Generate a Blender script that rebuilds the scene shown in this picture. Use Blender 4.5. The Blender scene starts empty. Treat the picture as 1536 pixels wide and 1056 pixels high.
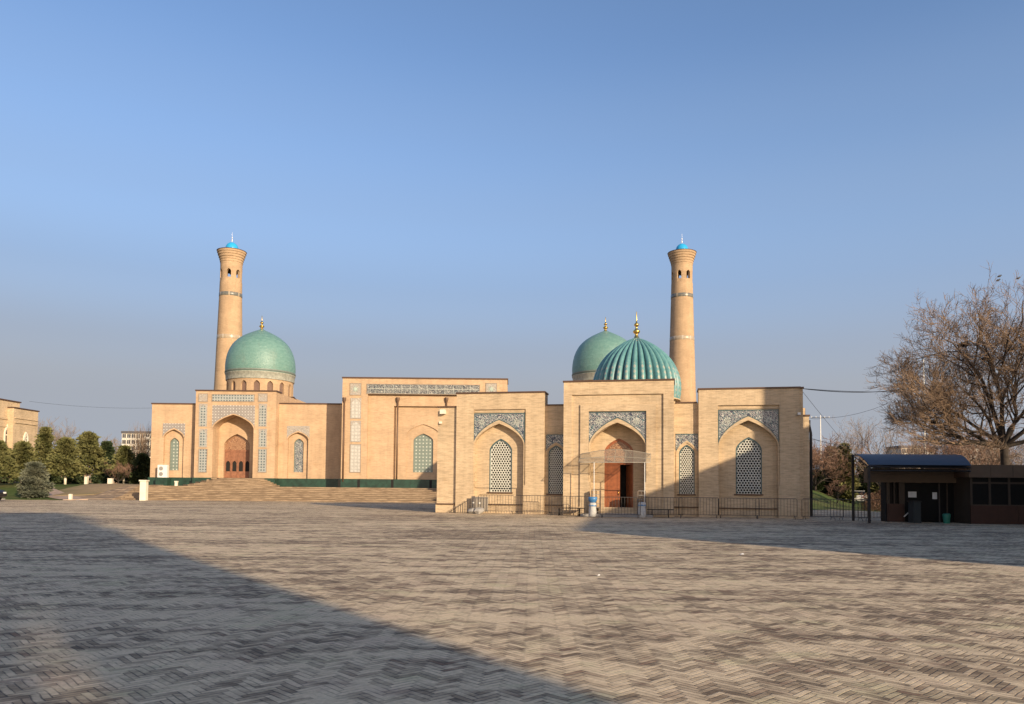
import bpy, bmesh, math, random
from mathutils import Vector, Matrix
R = math.radians
PI = math.pi
SC = bpy.context.scene
COL = SC.collection

# ------------------------------------------------------------------ camera
F = 1130.0                     # focal length in photo pixels (photo is 1536 x 1056)
CX, CY = 768.0, 680.0          # principal point (the photo is shifted upwards)
PITCH, ROLL, EYE = R(2.5), 0.0095, 1.6
CM = Matrix.Rotation(R(90) + PITCH, 4, 'X') @ Matrix.Rotation(ROLL, 4, 'Z')
cam_d = bpy.data.cameras.new("camera")
cam = bpy.data.objects.new("camera", cam_d)
COL.objects.link(cam)
cam.matrix_world = Matrix.Translation((0, 0, EYE)) @ CM
cam_d.sensor_width = 36.0
cam_d.lens = 36.0 * F / 1536.0
cam_d.shift_y = (CY - 528.0) / 1536.0
cam_d.clip_end = 6000
cam_d.clip_start = 0.1
SC.camera = cam
EYEP = Vector((0, 0, EYE))

# ------------------------------------------------------------------ sky, sun, exposure
SUN_AZ, SUN_EL = R(36.0), R(17.0)      # azimuth measured from "behind the camera" towards the right
sdir = Vector((math.sin(SUN_AZ) * math.cos(SUN_EL), -math.cos(SUN_AZ) * math.cos(SUN_EL), math.sin(SUN_EL)))
W = bpy.data.worlds.new("World")
SC.world = W
W.use_nodes = True
nt = W.node_tree
nt.nodes.clear()
wo = nt.nodes.new('ShaderNodeOutputWorld')
bg = nt.nodes.new('ShaderNodeBackground')
sky = nt.nodes.new('ShaderNodeTexSky')
sky.sky_type = 'NISHITA'
sky.sun_disc = False
sky.sun_elevation = SUN_EL
sky.sun_rotation = math.atan2(sdir.x, sdir.y)
sky.air_density = 1.0
sky.dust_density = 0.6
sky.ozone_density = 1.6
sky.altitude = 400
# thick winter air low over the horizon: grey lilac, fading out upwards
geo = nt.nodes.new('ShaderNodeTexCoord')
sep = nt.nodes.new('ShaderNodeSeparateXYZ')
nt.links.new(geo.outputs['Generated'], sep.inputs[0])
ramp = nt.nodes.new('ShaderNodeValToRGB')
ramp.color_ramp.interpolation = 'EASE'
e = ramp.color_ramp.elements
e[0].position = 0.0; e[0].color = (1, 1, 1, 1)
e[1].position = 0.52; e[1].color = (0, 0, 0, 1)
for p_, c_ in ((0.10, 1.0), (0.165, 0.96), (0.24, 0.82), (0.33, 0.50), (0.42, 0.22)):
    el = e.new(p_); el.color = (c_, c_, c_, 1)
nt.links.new(sep.outputs['Z'], ramp.inputs[0])
mx = nt.nodes.new('ShaderNodeMix'); mx.data_type = 'RGBA'
SKYTINT = (0.86, 0.90, 1.0)
tint = nt.nodes.new('ShaderNodeMix'); tint.data_type = 'RGBA'; tint.blend_type = 'MULTIPLY'
tint.inputs[0].default_value = 1.0
tint.inputs[7].default_value = SKYTINT + (1,)
nt.links.new(sky.outputs[0], tint.inputs[6])
nt.links.new(ramp.outputs[0], mx.inputs[0])
nt.links.new(tint.outputs[2], mx.inputs[6])
HAZE = (1.90, 2.05, 2.34)
HAZE2 = (1.52, 2.05, 2.98)
GLOW = (13.0, 9.5, 6.0)
# the same haze glows warm round the low sun, behind the camera
dt = nt.nodes.new('ShaderNodeVectorMath'); dt.operation = 'DOT_PRODUCT'
nt.links.new(geo.outputs['Generated'], dt.inputs[0]); dt.inputs[1].default_value = tuple(sdir)
gr = nt.nodes.new('ShaderNodeMapRange'); gr.interpolation_type = 'SMOOTHSTEP'
gr.inputs['From Min'].default_value = 0.1; gr.inputs['From Max'].default_value = 1.0
nt.links.new(dt.outputs['Value'], gr.inputs[0])
gm = nt.nodes.new('ShaderNodeMix'); gm.data_type = 'RGBA'
nt.links.new(gr.outputs[0], gm.inputs[0])
hr = nt.nodes.new('ShaderNodeMapRange'); hr.inputs['From Min'].default_value = 0.13; hr.inputs['From Max'].default_value = 0.26
nt.links.new(sep.outputs['Z'], hr.inputs[0])
hm = nt.nodes.new('ShaderNodeMix'); hm.data_type = 'RGBA'; nt.links.new(hr.outputs[0], hm.inputs[0])
hm.inputs[6].default_value = HAZE + (1,); hm.inputs[7].default_value = HAZE2 + (1,)
nt.links.new(hm.outputs[2], gm.inputs[6]); gm.inputs[7].default_value = GLOW + (1,)
nt.links.new(gm.outputs[2], mx.inputs[7])
nt.links.new(mx.outputs[2], bg.inputs[0])
bg.inputs[1].default_value = 0.15
nt.links.new(bg.outputs[0], wo.inputs[0])

sl = bpy.data.lights.new("sun", 'SUN')
sl.energy = 4.55
sl.angle = R(0.55)
sl.color = (1.0, 0.80, 0.56)
so = bpy.data.objects.new("sun", sl)
COL.objects.link(so)
so.rotation_euler = sdir.to_track_quat('Z', 'Y').to_euler()
so.location = (30, -30, 60)
SC.view_settings.view_transform = 'Standard'
SC.view_settings.look = 'None'
SC.view_settings.gamma = 1.0
SC.view_settings.exposure = 0.45
SC.cycles.max_bounces = 6
SC.cycles.diffuse_bounces = 3
SC.cycles.glossy_bounces = 2
SC.cycles.transparent_max_bounces = 12

# ------------------------------------------------------------------ pixel -> place
def ray(px, py):
    v = Vector(((px - CX) / F, -(py - CY) / F, -1.0))
    return (CM.to_3x3() @ v).normalized()
def at(px, py, Y):
    """the point seen at photo pixel (px,py) on the vertical plane y = Y"""
    d = ray(px, py)
    return EYEP + d * (Y / d.y)
def gnd(px, py, z=0.0):
    d = ray(px, py)
    return EYEP + d * ((z - EYE) / d.z)
def XZ(px, py, Y):
    p = at(px, py, Y)
    return p.x, p.z
FA = -math.atan2(44.1 - 41.2, 12.98 + 0.7)     # turn of the mausoleum's facade
FO = Vector((6.14, 42.65, 0.0))
FMI = Matrix.Rotation(-FA, 3, 'Z')
def FP(px, py, yl=0.0):
    """local (x, z) of the mausoleum facade plane at depth yl seen at a photo pixel"""
    o = FMI @ (EYEP - FO)
    d = FMI @ ray(px, py)
    p = o + d * ((yl - o.y) / d.y)
    return p.x, p.z

# ------------------------------------------------------------------ mesh builder
class MB:
    def __init__(s):
        s.v = []; s.f = []; s.sm = []; s.mi = []; s.cm = 0
        s.M = None
    def add(s, vs, fs, smooth=False):
        b = len(s.v)
        if s.M is not None:
            s.v += [tuple(s.M @ Vector(p)) for p in vs]
        else:
            s.v += [tuple(p) for p in vs]
        for f in fs:
            s.f.append(tuple(b + i for i in f)); s.sm.append(smooth); s.mi.append(s.cm)
        return s
    def box(s, x0, x1, y0, y1, z0, z1, skip=''):
        vs = [(x0,y0,z0),(x1,y0,z0),(x1,y1,z0),(x0,y1,z0),(x0,y0,z1),(x1,y0,z1),(x1,y1,z1),(x0,y1,z1)]
        fs = {'b':(0,3,2,1),'t':(4,5,6,7),'f':(0,1,5,4),'r':(1,2,6,5),'k':(2,3,7,6),'l':(3,0,4,7)}
        return s.add(vs, [fs[k] for k in fs if k not in skip])
    def cbox(s, c, d, rot=None):
        x, y, z = d[0]/2, d[1]/2, d[2]/2
        vs = [Vector(p) for p in [(-x,-y,-z),(x,-y,-z),(x,y,-z),(-x,y,-z),(-x,-y,z),(x,-y,z),(x,y,z),(-x,y,z)]]
        if rot is not None: vs = [rot @ p for p in vs]
        c = Vector(c)
        return s.add([p + c for p in vs], [(0,3,2,1),(4,5,6,7),(0,1,5,4),(1,2,6,5),(2,3,7,6),(3,0,4,7)])
    def poly(s, pts):
        return s.add(pts, [tuple(range(len(pts)))])
    def tube(s, pts, rad, n=6, cap=True, smooth=True):
        """tube along points; rad a number or one per point"""
        pts = [Vector(p) for p in pts]
        if not hasattr(rad, '__len__'): rad = [rad] * len(pts)
        vs = []; fs = []
        up = Vector((0.3, 0.2, 1)).normalized()
        for i, p in enumerate(pts):
            d = (pts[min(i+1, len(pts)-1)] - pts[max(i-1, 0)])
            if d.length < 1e-9: d = Vector((0, 0, 1))
            d.normalize()
            a = d.cross(up)
            if a.length < 0.05: a = d.cross(Vector((1, 0, 0)))
            a.normalize(); b = a.cross(d)
            for k in range(n):
                t = 2 * PI * k / n
                vs.append(p + (a * math.cos(t) + b * math.sin(t)) * rad[i])
        for i in range(len(pts) - 1):
            for k in range(n):
                fs.append((i*n+k, i*n+(k+1) % n, (i+1)*n+(k+1) % n, (i+1)*n+k))
        if cap:
            fs.append(tuple(range(n))[::-1]); fs.append(tuple(range((len(pts)-1)*n, len(pts)*n)))
        return s.add(vs, fs, smooth)
    def lathe(s, prof, c=(0, 0, 0), n=32, smooth=True, a0=0.0, fn=None):
        """prof: (radius, z) list, bottom up"""
        vs = []; fs = []
        for (r, z) in prof:
            for k in range(n):
                t = a0 + 2 * PI * k / n
                rr = fn(t, r, z) if fn else r
                vs.append((c[0] + rr * math.cos(t), c[1] + rr * math.sin(t), c[2] + z))
        for i in range(len(prof) - 1):
            for k in range(n):
                fs.append((i*n+k, i*n+(k+1) % n, (i+1)*n+(k+1) % n, (i+1)*n+k))
        s.add(vs, fs, smooth)
        m = len(prof) - 1
        if prof[0][0] > 1e-4: s.add([vs[k] for k in range(n)], [tuple(range(n))[::-1]])
        if prof[m][0] > 1e-4: s.add([vs[m*n+k] for k in range(n)], [tuple(range(n))])
        return s
    def prism(s, pts, y0, y1, back=True):
        """outline in the x-z plane given depth along y"""
        n = len(pts)
        vs = [(p[0], y0, p[1]) for p in pts] + [(p[0], y1, p[1]) for p in pts]
        fs = [tuple(range(n))[::-1]] + [(i, (i+1) % n, n+(i+1) % n, n+i) for i in range(n)]
        if back: fs.append(tuple(range(n, 2*n)))
        return s.add(vs, fs)
    def build(s, name, mat=None, parent=None, loc=None, rotz=0.0, fix=False):
        me = bpy.data.meshes.new(name)
        me.from_pydata(s.v, [], s.f)
        me.polygons.foreach_set('use_smooth', s.sm)
        if mat is not None:
            for m in (mat if isinstance(mat, (list, tuple)) else [mat]):
                me.materials.append(m)
            if any(s.mi): me.polygons.foreach_set('material_index', s.mi)
        me.update()
        if fix:
            bm = bmesh.new(); bm.from_mesh(me)
            bmesh.ops.recalc_face_normals(bm, faces=bm.faces)
            bm.to_mesh(me); bm.free()
        o = bpy.data.objects.new(name, me)
        COL.objects.link(o)
        if parent is not None: o.parent = parent
        if loc is not None: o.location = loc
        o.rotation_euler.z = rotz
        return o

class ML:
    """several separate pieces of one kind: each becomes a part of its own"""
    def __init__(s): s.items = []
    def _n(s):
        q = MB(); s.items.append(q); return q
    def box(s, *a_, **k): s._n().box(*a_, **k); return s
    def prism(s, *a_, **k): s._n().prism(*a_, **k); return s
    def build(s, name, mat, parent): return [q.build(name, mat, parent) for q in s.items]

def tag(o, label=None, cat=None, group=None, kind=None):
    if label: o['label'] = label
    if cat: o['category'] = cat
    if group: o['group'] = group
    if kind: o['kind'] = kind
    return o
def thing(name, label, cat, loc=(0, 0, 0), rotz=0.0, group=None):
    o = bpy.data.objects.new(name, None)
    COL.objects.link(o)
    o.location = loc; o.rotation_euler = (0, 0, rotz); o.empty_display_size = 0.3
    return tag(o, label, cat, group)
def copy_tree(o, parent=None, **kw):
    c = o.copy(); COL.objects.link(c); c.parent = parent
    for ch in list(o.children): copy_tree(ch, c)
    if kw: tag(c, **kw)
    return c

# ------------------------------------------------------------------ arches and walls with openings (local x, z; y is depth)
def arch(uc, hw, v0, vs, va, n=10, k=0.60):
    """outline from lower left over the pointed top to lower right"""
    L = []
    for i in range(n + 1):
        t = math.cos(PI/2 * i / n)          # 1 -> 0
        g = k * math.sqrt(max(0, 1 - t*t)) + (1 - k) * (1 - t)
        L.append((uc - hw * t, vs + (va - vs) * g))
    Rr = [(2*uc - u, v) for (u, v) in L[:-1]][::-1]
    return [(uc - hw, v0)] + L + Rr + [(uc + hw, v0)]
def rect(u0, u1, v0, v1):
    return [(u0, v0), (u0, v1), (u1, v1), (u1, v0)]
def face_hole(mb, u0, u1, v0, v1, y, pts, fn=None):
    """a wall face at depth y, from (u0,v0) to (u1,v1), with the opening pts left out"""
    f = fn or (lambda u, v, y: (u, y, v))
    a, b, base = pts[0][0], pts[-1][0], pts[0][1]
    def q(A, B, C, D):
        if abs(B[0]-A[0]) < 1e-5 and abs(C[0]-D[0]) < 1e-5: return
        mb.add([f(p[0], p[1], y) for p in (A, B, C, D)], [(0, 1, 2, 3)])
    if a - u0 > 1e-4: q((u0, v0), (a, v0), (a, v1), (u0, v1))
    if u1 - b > 1e-4: q((b, v0), (u1, v0), (u1, v1), (b, v1))
    if base - v0 > 1e-4: q((a, v0), (b, v0), (b, base), (a, base))
    top = pts[1:-1]
    for p, r in zip(top[:-1], top[1:]):
        if r[0] - p[0] > 1e-5 and (v1 - min(p[1], r[1])) > 1e-4:
            q(p, r, (r[0], v1), (p[0], v1))
def reveal(mb, pts, y0, y1, fn=None, sill=True):
    f = fn or (lambda u, v, y: (u, y, v))
    loop = list(pts) + ([pts[0]] if sill else [])
    for p, r in zip(loop[:-1], loop[1:]):
        mb.add([f(p[0], p[1], y0), f(p[0], p[1], y1), f(r[0], r[1], y1), f(r[0], r[1], y0)], [(0, 1, 2, 3)])
def fill(mb, pts, y):
    mb.poly([(u, y, v) for (u, v) in pts])
def spandrel(mb, hw_pts, v1, y, t=0.0):
    """panel between an arch outline and a straight top line v1; t: thickness towards the viewer"""
    top = hw_pts[1:-1]
    for p, r in zip(top[:-1], top[1:]):
        if r[0] - p[0] > 1e-5:
            mb.poly([(p[0], y-t, p[1]), (r[0], y-t, r[1]), (r[0], y-t, v1), (p[0], y-t, v1)])
            if t: mb.poly([(p[0], y-t, p[1]), (p[0], y, p[1]), (r[0], y, r[1]), (r[0], y-t, r[1])])
    if t:
        a, b = top[0], top[-1]
        mb.poly([(a[0], y-t, v1), (b[0], y-t, v1), (b[0], y, v1), (a[0], y, v1)])
        mb.poly([(a[0], y-t, a[1]), (a[0], y-t, v1), (a[0], y, v1), (a[0], y, a[1])])
        mb.poly([(b[0], y-t, b[1]), (b[0], y, b[1]), (b[0], y, v1), (b[0], y-t, v1)])
def rim(mb, inner, outer, y0, y1):
    """band between two outlines with the same number of points, proud from y1 to y0"""
    for i in range(len(inner) - 1):
        a, b, c, d = inner[i], inner[i+1], outer[i+1], outer[i]
        mb.poly([(a[0], y0, a[1]), (b[0], y0, b[1]), (c[0], y0, c[1]), (d[0], y0, d[1])])
        mb.poly([(a[0], y0, a[1]), (a[0], y1, a[1]), (b[0], y1, b[1]), (b[0], y0, b[1])])
        mb.poly([(d[0], y0, d[1]), (c[0], y0, c[1]), (c[0], y1, c[1]), (d[0], y1, d[1])])
def clip_convex(poly, clip):
    out = poly
    n = len(clip)
    for i in range(n):
        A, B = clip[i], clip[(i+1) % n]
        if abs(A[0]-B[0]) + abs(A[1]-B[1]) < 1e-9: continue
        inp, out = out, []
        if not inp: return []
        def side(p): return (B[0]-A[0])*(p[1]-A[1]) - (B[1]-A[1])*(p[0]-A[0])   # clockwise outline: inside <= 0
        for j in range(len(inp)):
            P, Q = inp[j-1], inp[j]
            sp, sq = side(P), side(Q)
            if sq <= 1e-9:
                if sp > 1e-9:
                    t = sp/(sp-sq); out.append((P[0]+(Q[0]-P[0])*t, P[1]+(Q[1]-P[1])*t))
                out.append(Q)
            elif sp <= 1e-9:
                t = sp/(sp-sq); out.append((P[0]+(Q[0]-P[0])*t, P[1]+(Q[1]-P[1])*t))
    return out
def lattice(mb, pts, y, pitch, hole=0.62, depth=0.04):
    """pierced stone screen: hexagonal cells, each with a real hole"""
    u0 = min(p[0] for p in pts); u1 = max(p[0] for p in pts)
    v0 = min(p[1] for p in pts); v1 = max(p[1] for p in pts)
    r = pitch / math.sqrt(3)
    rows = int((v1-v0)/(1.5*r)) + 2
    cols = int((u1-u0)/pitch) + 2
    for j in range(-1, rows + 1):
        for i in range(-1, cols + 1):
            cx = (u0+u1)/2 + (i - cols//2) * pitch + (pitch/2 if j % 2 else 0)
            cy = v0 + r*0.8 + j * 1.5 * r
            hexa = [(cx + r*math.sin(PI/3*k), cy + r*math.cos(PI/3*k)) for k in range(6)]
            c = clip_convex(hexa, pts)
            if len(c) < 3: continue
            area = abs(sum(c[k-1][0]*c[k][1]-c[k][0]*c[k-1][1] for k in range(len(c))))/2
            if area < 0.96 * (1.5*math.sqrt(3)*r*r):
                if area > 1e-5: mb.poly([(p[0], y, p[1]) for p in c])
                continue
            inn = [(cx + r*hole*math.sin(PI/3*k), cy + r*hole*math.cos(PI/3*k)) for k in range(6)]
            vs = [(p[0], y, p[1]) for p in hexa] + [(p[0], y, p[1]) for p in inn] + [(p[0], y+depth, p[1]) for p in inn]
            fs = [(k, (k+1) % 6, 6+(k+1) % 6, 6+k) for k in range(6)] + [(6+k, 6+(k+1) % 6, 12+(k+1) % 6, 12+k) for k in range(6)]
            mb.add(vs, fs)

# ------------------------------------------------------------------ materials
class NT:
    def __init__(s, name):
        s.m = bpy.data.materials.new(name); s.m.use_nodes = True
        s.t = s.m.node_tree; s.b = s.t.nodes['Principled BSDF']
        s.tc = s.t.nodes.new('ShaderNodeTexCoord')
    def n(s, typ, **kw):
        x = s.t.nodes.new(typ)
        for k, v in kw.items(): setattr(x, k, v)
        return x
    def l(s, a, b): s.t.links.new(a, b)
    def m2(s, op, a, b=None, c=None, clamp=False):
        x = s.n('ShaderNodeMath', operation=op, use_clamp=clamp)
        for i, v in enumerate((a, b, c)):
            if v is None: continue
            if hasattr(v, 'is_linked'): s.l(v, x.inputs[i])
            else: x.inputs[i].default_value = v
        return x.outputs[0]
    def mix(s, f, a, b, blend='MIX'):
        x = s.n('ShaderNodeMix', data_type='RGBA', blend_type=blend)
        for i, v in ((0, f), (6, a), (7, b)):
            if hasattr(v, 'is_linked'): s.l(v, x.inputs[i])
            elif i == 0: x.inputs[0].default_value = v
            else: x.inputs[i].default_value = tuple(v) + (1,)
        return x.outputs[2]
    def obj(s): return s.tc.outputs['Object']
    def map(s, scale=(1, 1, 1), rot=(0, 0, 0), src=None, loc=(0, 0, 0)):
        x = s.n('ShaderNodeMapping'); x.inputs['Scale'].default_value = scale; x.inputs['Rotation'].default_value = rot
        x.inputs['Location'].default_value = loc
        s.l(src or s.obj(), x.inputs[0]); return x.outputs[0]
    def noise(s, vec, scale=1.0, detail=3, rough=0.55, dist=0.0):
        x = s.n('ShaderNodeTexNoise'); s.l(vec, x.inputs['Vector'])
        x.inputs['Scale'].default_value = scale; x.inputs['Detail'].default_value = detail
        x.inputs['Roughness'].default_value = rough; x.inputs['Distortion'].default_value = dist
        return x.outputs[0]
    def ramp(s, v, stops, interp='LINEAR'):
        x = s.n('ShaderNodeValToRGB'); s.l(v, x.inputs[0]); x.color_ramp.interpolation = interp
        e = x.color_ramp.elements
        while len(e) < len(stops): e.new(0.5)
        for el, (p, c) in zip(e, stops):
            el.position = p; el.color = (c, c, c, 1) if not hasattr(c, '__len__') else tuple(c) + (1,)
        return x.outputs[0]
    def bump(s, h, strength=0.5, dist=0.02):
        x = s.n('ShaderNodeBump'); x.inputs['Strength'].default_value = strength; x.inputs['Distance'].default_value = dist
        s.l(h, x.inputs['Height']); s.l(x.outputs[0], s.b.inputs['Normal']); return s
    def out(s, col=None, rough=0.8, metal=0.0, spec=None):
        if col is not None:
            if hasattr(col, 'is_linked'): s.l(col, s.b.inputs['Base Color'])
            else: s.b.inputs['Base Color'].default_value = tuple(col) + (1,)
        if hasattr(rough, 'is_linked'): s.l(rough, s.b.inputs['Roughness'])
        else: s.b.inputs['Roughness'].default_value = rough
        s.b.inputs['Metallic'].default_value = metal
        if spec is not None: s.b.inputs['Specular IOR Level'].default_value = spec
        return s.m
def plain(name, col, rough=0.7, metal=0.0, var=0.18, scale=3.0, spec=None, bump=0.0):
    """a single-colour surface with real-world mottling"""
    t = NT(name)
    f = t.noise(t.obj(), scale, 5, 0.6)
    f = t.ramp(f, [(0.3, 1 - var), (0.7, 1 + var * 0.6)])
    c = t.mix(1.0, col, f, 'MULTIPLY')
    if bump: t.bump(t.noise(t.obj(), scale * 6, 4), bump, 0.02)
    return t.out(c, rough, metal, spec)
def brick(name, c1, c2, mortar, course=0.085, streak=0.28, patch=(0.60, 0.50, 0.38)):
    """thin yellow brick: courses along local z, with wavy darker streaks from course to course"""
    t = NT(name)
    s = t.n('ShaderNodeSeparateXYZ'); t.l(t.obj(), s.inputs[0])
    u = t.m2('ADD', s.outputs[0], s.outputs[1])
    cv = t.n('ShaderNodeCombineXYZ'); t.l(u, cv.inputs[0]); t.l(s.outputs[2], cv.inputs[1])
    b = t.n('ShaderNodeTexBrick'); t.l(cv.outputs[0], b.inputs[0])
    b.inputs['Scale'].default_value = 1.0
    b.inputs['Brick Width'].default_value = 0.27; b.inputs['Row Height'].default_value = course
    b.inputs['Mortar Size'].default_value = 0.008; b.inputs['Mortar Smooth'].default_value = 0.2
    b.inputs['Color1'].default_value = tuple(c1) + (1,); b.inputs['Color2'].default_value = tuple(c2) + (1,)
    b.inputs['Mortar'].default_value = tuple(mortar) + (1,)
    n1 = t.noise(t.map((1.9, 1.9, 12.0)), 1.0, 4, 0.65, 0.3)
    n1 = t.ramp(n1, [(0.38, 1 - streak), (0.52, 1.0), (0.8, 1.10)])
    c = t.mix(1.0, b.outputs[0], n1, 'MULTIPLY')
    n2 = t.noise(t.map((0.35, 0.35, 0.8)), 1.0, 5, 0.6)
    n2 = t.ramp(n2, [(0.3, 0.86), (0.65, 1.06)])
    c = t.mix(1.0, c, n2, 'MULTIPLY')
    n4 = t.noise(t.map((1.6, 1.6, 0.16), loc=(2, 5, 3)), 1.0, 5, 0.65)
    c = t.mix(1.0, c, t.ramp(n4, [(0.36, 0.90), (0.56, 1.03)]), 'MULTIPLY')
    n3 = t.noise(t.map((0.5, 0.5, 0.45), loc=(7, 3, 1)), 1.0, 6, 0.7)
    n3 = t.ramp(n3, [(0.60, 0.0), (0.78, 0.55)])
    c = t.mix(n3, c, t.mix(1.0, c, patch, 'MULTIPLY'))
    t.bump(t.m2('ADD', b.outputs['Fac'], t.m2('MULTIPLY', n1, -0.8)), 0.35, -0.01)
    return t.out(c, 0.9, spec=0.2)
def tilework(name, base, light, mid, scale=3.0, thr=0.5):
    """glazed mosaic of curling white stems on a dark ground"""
    t = NT(name)
    d = t.noise(t.obj(), scale * 0.9, 2, 0.5)
    v = t.n('ShaderNodeVectorMath', operation='ADD'); t.l(t.obj(), v.inputs[0])
    cc = t.n('ShaderNodeCombineXYZ'); t.l(t.m2('MULTIPLY', d, 1.2 / scale * 2), cc.inputs[0]); t.l(t.m2('MULTIPLY', d, -0.9 / scale * 2), cc.inputs[2])
    t.l(cc.outputs[0], v.inputs[1])
    vo = t.n('ShaderNodeTexVoronoi', feature='F1'); t.l(v.outputs[0], vo.inputs[0]); vo.inputs['Scale'].default_value = scale * 2.4
    rings = t.m2('SINE', t.m2('MULTIPLY', vo.outputs['Distance'], 16.0))
    f = t.ramp(rings, [(thr, 0.0), (thr + 0.12, 1.0)])
    vo2 = t.n('ShaderNodeTexVoronoi', feature='F1'); t.l(t.map(loc=(3, 1, 2)), vo2.inputs[0]); vo2.inputs['Scale'].default_value = scale * 5
    g = t.ramp(vo2.outputs['Color'], [(0.55, 0.0), (0.6, 1.0)])
    c = t.mix(g, base, mid)
    c = t.mix(f, c, light)
    return t.out(c, 0.28)
def girih(name, base, light, dot, pitch, rad=0.23):
    """square grid of little stars on a pale glazed ground"""
    t = NT(name)
    s = t.n('ShaderNodeSeparateXYZ'); t.l(t.obj(), s.inputs[0])
    def cell(v, off=0.0):
        return t.m2('ABSOLUTE', t.m2('SUBTRACT', t.m2('FRACT', t.m2('ADD', t.m2('DIVIDE', v, pitch), off)), 0.5))
    a = cell(s.outputs[0]); b = cell(s.outputs[2])
    dsq = t.m2('MAXIMUM', a, b); dia = t.m2('MULTIPLY', t.m2('ADD', a, b), 0.72)
    star = t.m2('MINIMUM', dsq, dia)
    f = t.ramp(star, [(rad-0.02, 1.0), (rad+0.02, 0.0)])
    line = t.ramp(t.m2('MAXIMUM', a, b), [(0.43, 0.0), (0.47, 1.0)])
    c = t.mix(line, base, light)
    c = t.mix(f, c, dot)
    n = t.ramp(t.noise(t.obj(), 4.0, 3), [(0.3, 0.85), (0.7, 1.08)])
    c = t.mix(1.0, c, n, 'MULTIPLY')
    return t.out(c, 0.3)

M = {}
M['brick'] = brick('mausoleum_brick', (0.59, 0.455, 0.295), (0.55, 0.415, 0.265), (0.50, 0.38, 0.25), streak=0.20)
M['mbrick'] = brick('mosque_brick', (0.545, 0.39, 0.245), (0.515, 0.36, 0.225), (0.50, 0.335, 0.21), streak=0.13)
M['minbrick'] = brick('minaret_brick', (0.47, 0.335, 0.21), (0.43, 0.30, 0.185), (0.4, 0.28, 0.17), streak=0.10)
M['coping'] = plain('brown_roof_edging', (0.10, 0.055, 0.035), 0.5, 0.2)
M['roof'] = plain('flat_roof_felt', (0.09, 0.08, 0.075), 0.9)
M['tile'] = tilework('blue_white_arabesque_tile', (0.035, 0.038, 0.075), (0.50, 0.49, 0.44), (0.06, 0.12, 0.14), 3.3, 0.42)
# (the star ground of the portal spandrels is set below, once girih exists)
M['script'] = tilework('inscription_tile', (0.06, 0.065, 0.075), (0.50, 0.48, 0.42), (0.11, 0.13, 0.14), 2.2, 0.72)
M['teal'] = plain('teal_glazed_border', (0.06, 0.105, 0.11), 0.35)
M['white'] = plain('white_pierced_stone', (0.56, 0.56, 0.49), 0.7, var=0.15)
M['rosette'] = plain('pale_rosette_glaze', (0.46, 0.48, 0.42), 0.4, var=0.3, scale=9)
M['tilemosque'] = girih('grey_star_tile', (0.25, 0.225, 0.21), (0.36, 0.33, 0.30), (0.50, 0.49, 0.44), 0.31, 0.18)
M['girih'] = girih('star_tile_green_grey', (0.20, 0.245, 0.21), (0.13, 0.17, 0.16), (0.60, 0.62, 0.54), 0.36, 0.13)
M['girih2'] = girih('star_tile_pale', (0.37, 0.385, 0.36), (0.30, 0.32, 0.31), (0.09, 0.12, 0.13), 0.29, 0.25)
M['palegrid'] = girih('pale_relief_tile', (0.46, 0.44, 0.39), (0.36, 0.35, 0.33), (0.52, 0.50, 0.46), 0.35)
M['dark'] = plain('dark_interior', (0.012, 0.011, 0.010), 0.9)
M['wood'] = plain('varnished_red_brown_wood', (0.30, 0.095, 0.035), 0.45, var=0.3, scale=5)
M['carved'] = tilework('carved_wood', (0.16, 0.075, 0.04), (0.40, 0.24, 0.14), (0.24, 0.12, 0.06), 3.0, 0.2)
M['green'] = plain('green_marble_plinth', (0.016, 0.052, 0.035), 0.45, var=0.5, scale=2.0)
M['gold'] = plain('gilded_metal', (0.75, 0.50, 0.14), 0.28, 1.0, var=0.08)
M['blue'] = plain('sky_blue_glaze', (0.03, 0.36, 0.68), 0.22, var=0.06)
M['silver'] = plain('bright_metal', (0.75, 0.72, 0.68), 0.35, 0.6, var=0.05)
M['rackmetal'] = plain('brown_grey_rack', (0.16, 0.12, 0.09), 0.6)
M['door2'] = plain('brown_carved_door', (0.27, 0.12, 0.065), 0.6, var=0.3, scale=4)
M['steel'] = plain('galvanised_steel', (0.085, 0.075, 0.068), 0.5, 0.4)
M['blackmetal'] = plain('black_painted_metal', (0.015, 0.015, 0.017), 0.5)
M['whitepaint'] = plain('white_paint', (0.72, 0.71, 0.66), 0.5, var=0.08)
M['limewash'] = plain('limewashed_plaster', (0.74, 0.68, 0.55), 0.8, var=0.12, scale=2)
M['concrete'] = plain('weathered_concrete', (0.33, 0.31, 0.28), 0.9, bump=0.3)
M['bark'] = plain('dark_grey_bark', (0.040, 0.031, 0.024), 0.95, var=0.4, scale=4, bump=0.5)
M['twig'] = plain('brown_bare_twigs', (0.215, 0.145, 0.092), 0.9, var=0.3, scale=1.2)
M['twigred'] = plain('reddish_bare_twigs', (0.21, 0.125, 0.085), 0.9, var=0.25, scale=1.2)
M['twigpale'] = plain('pale_bare_twigs', (0.24, 0.18, 0.13), 0.9, var=0.25, scale=1.2)
M['pinebark'] = plain('pine_bark', (0.10, 0.065, 0.045), 0.95)
M['skyblue'] = plain('blue_bucket_plastic', (0.06, 0.20, 0.42), 0.4)

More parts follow.
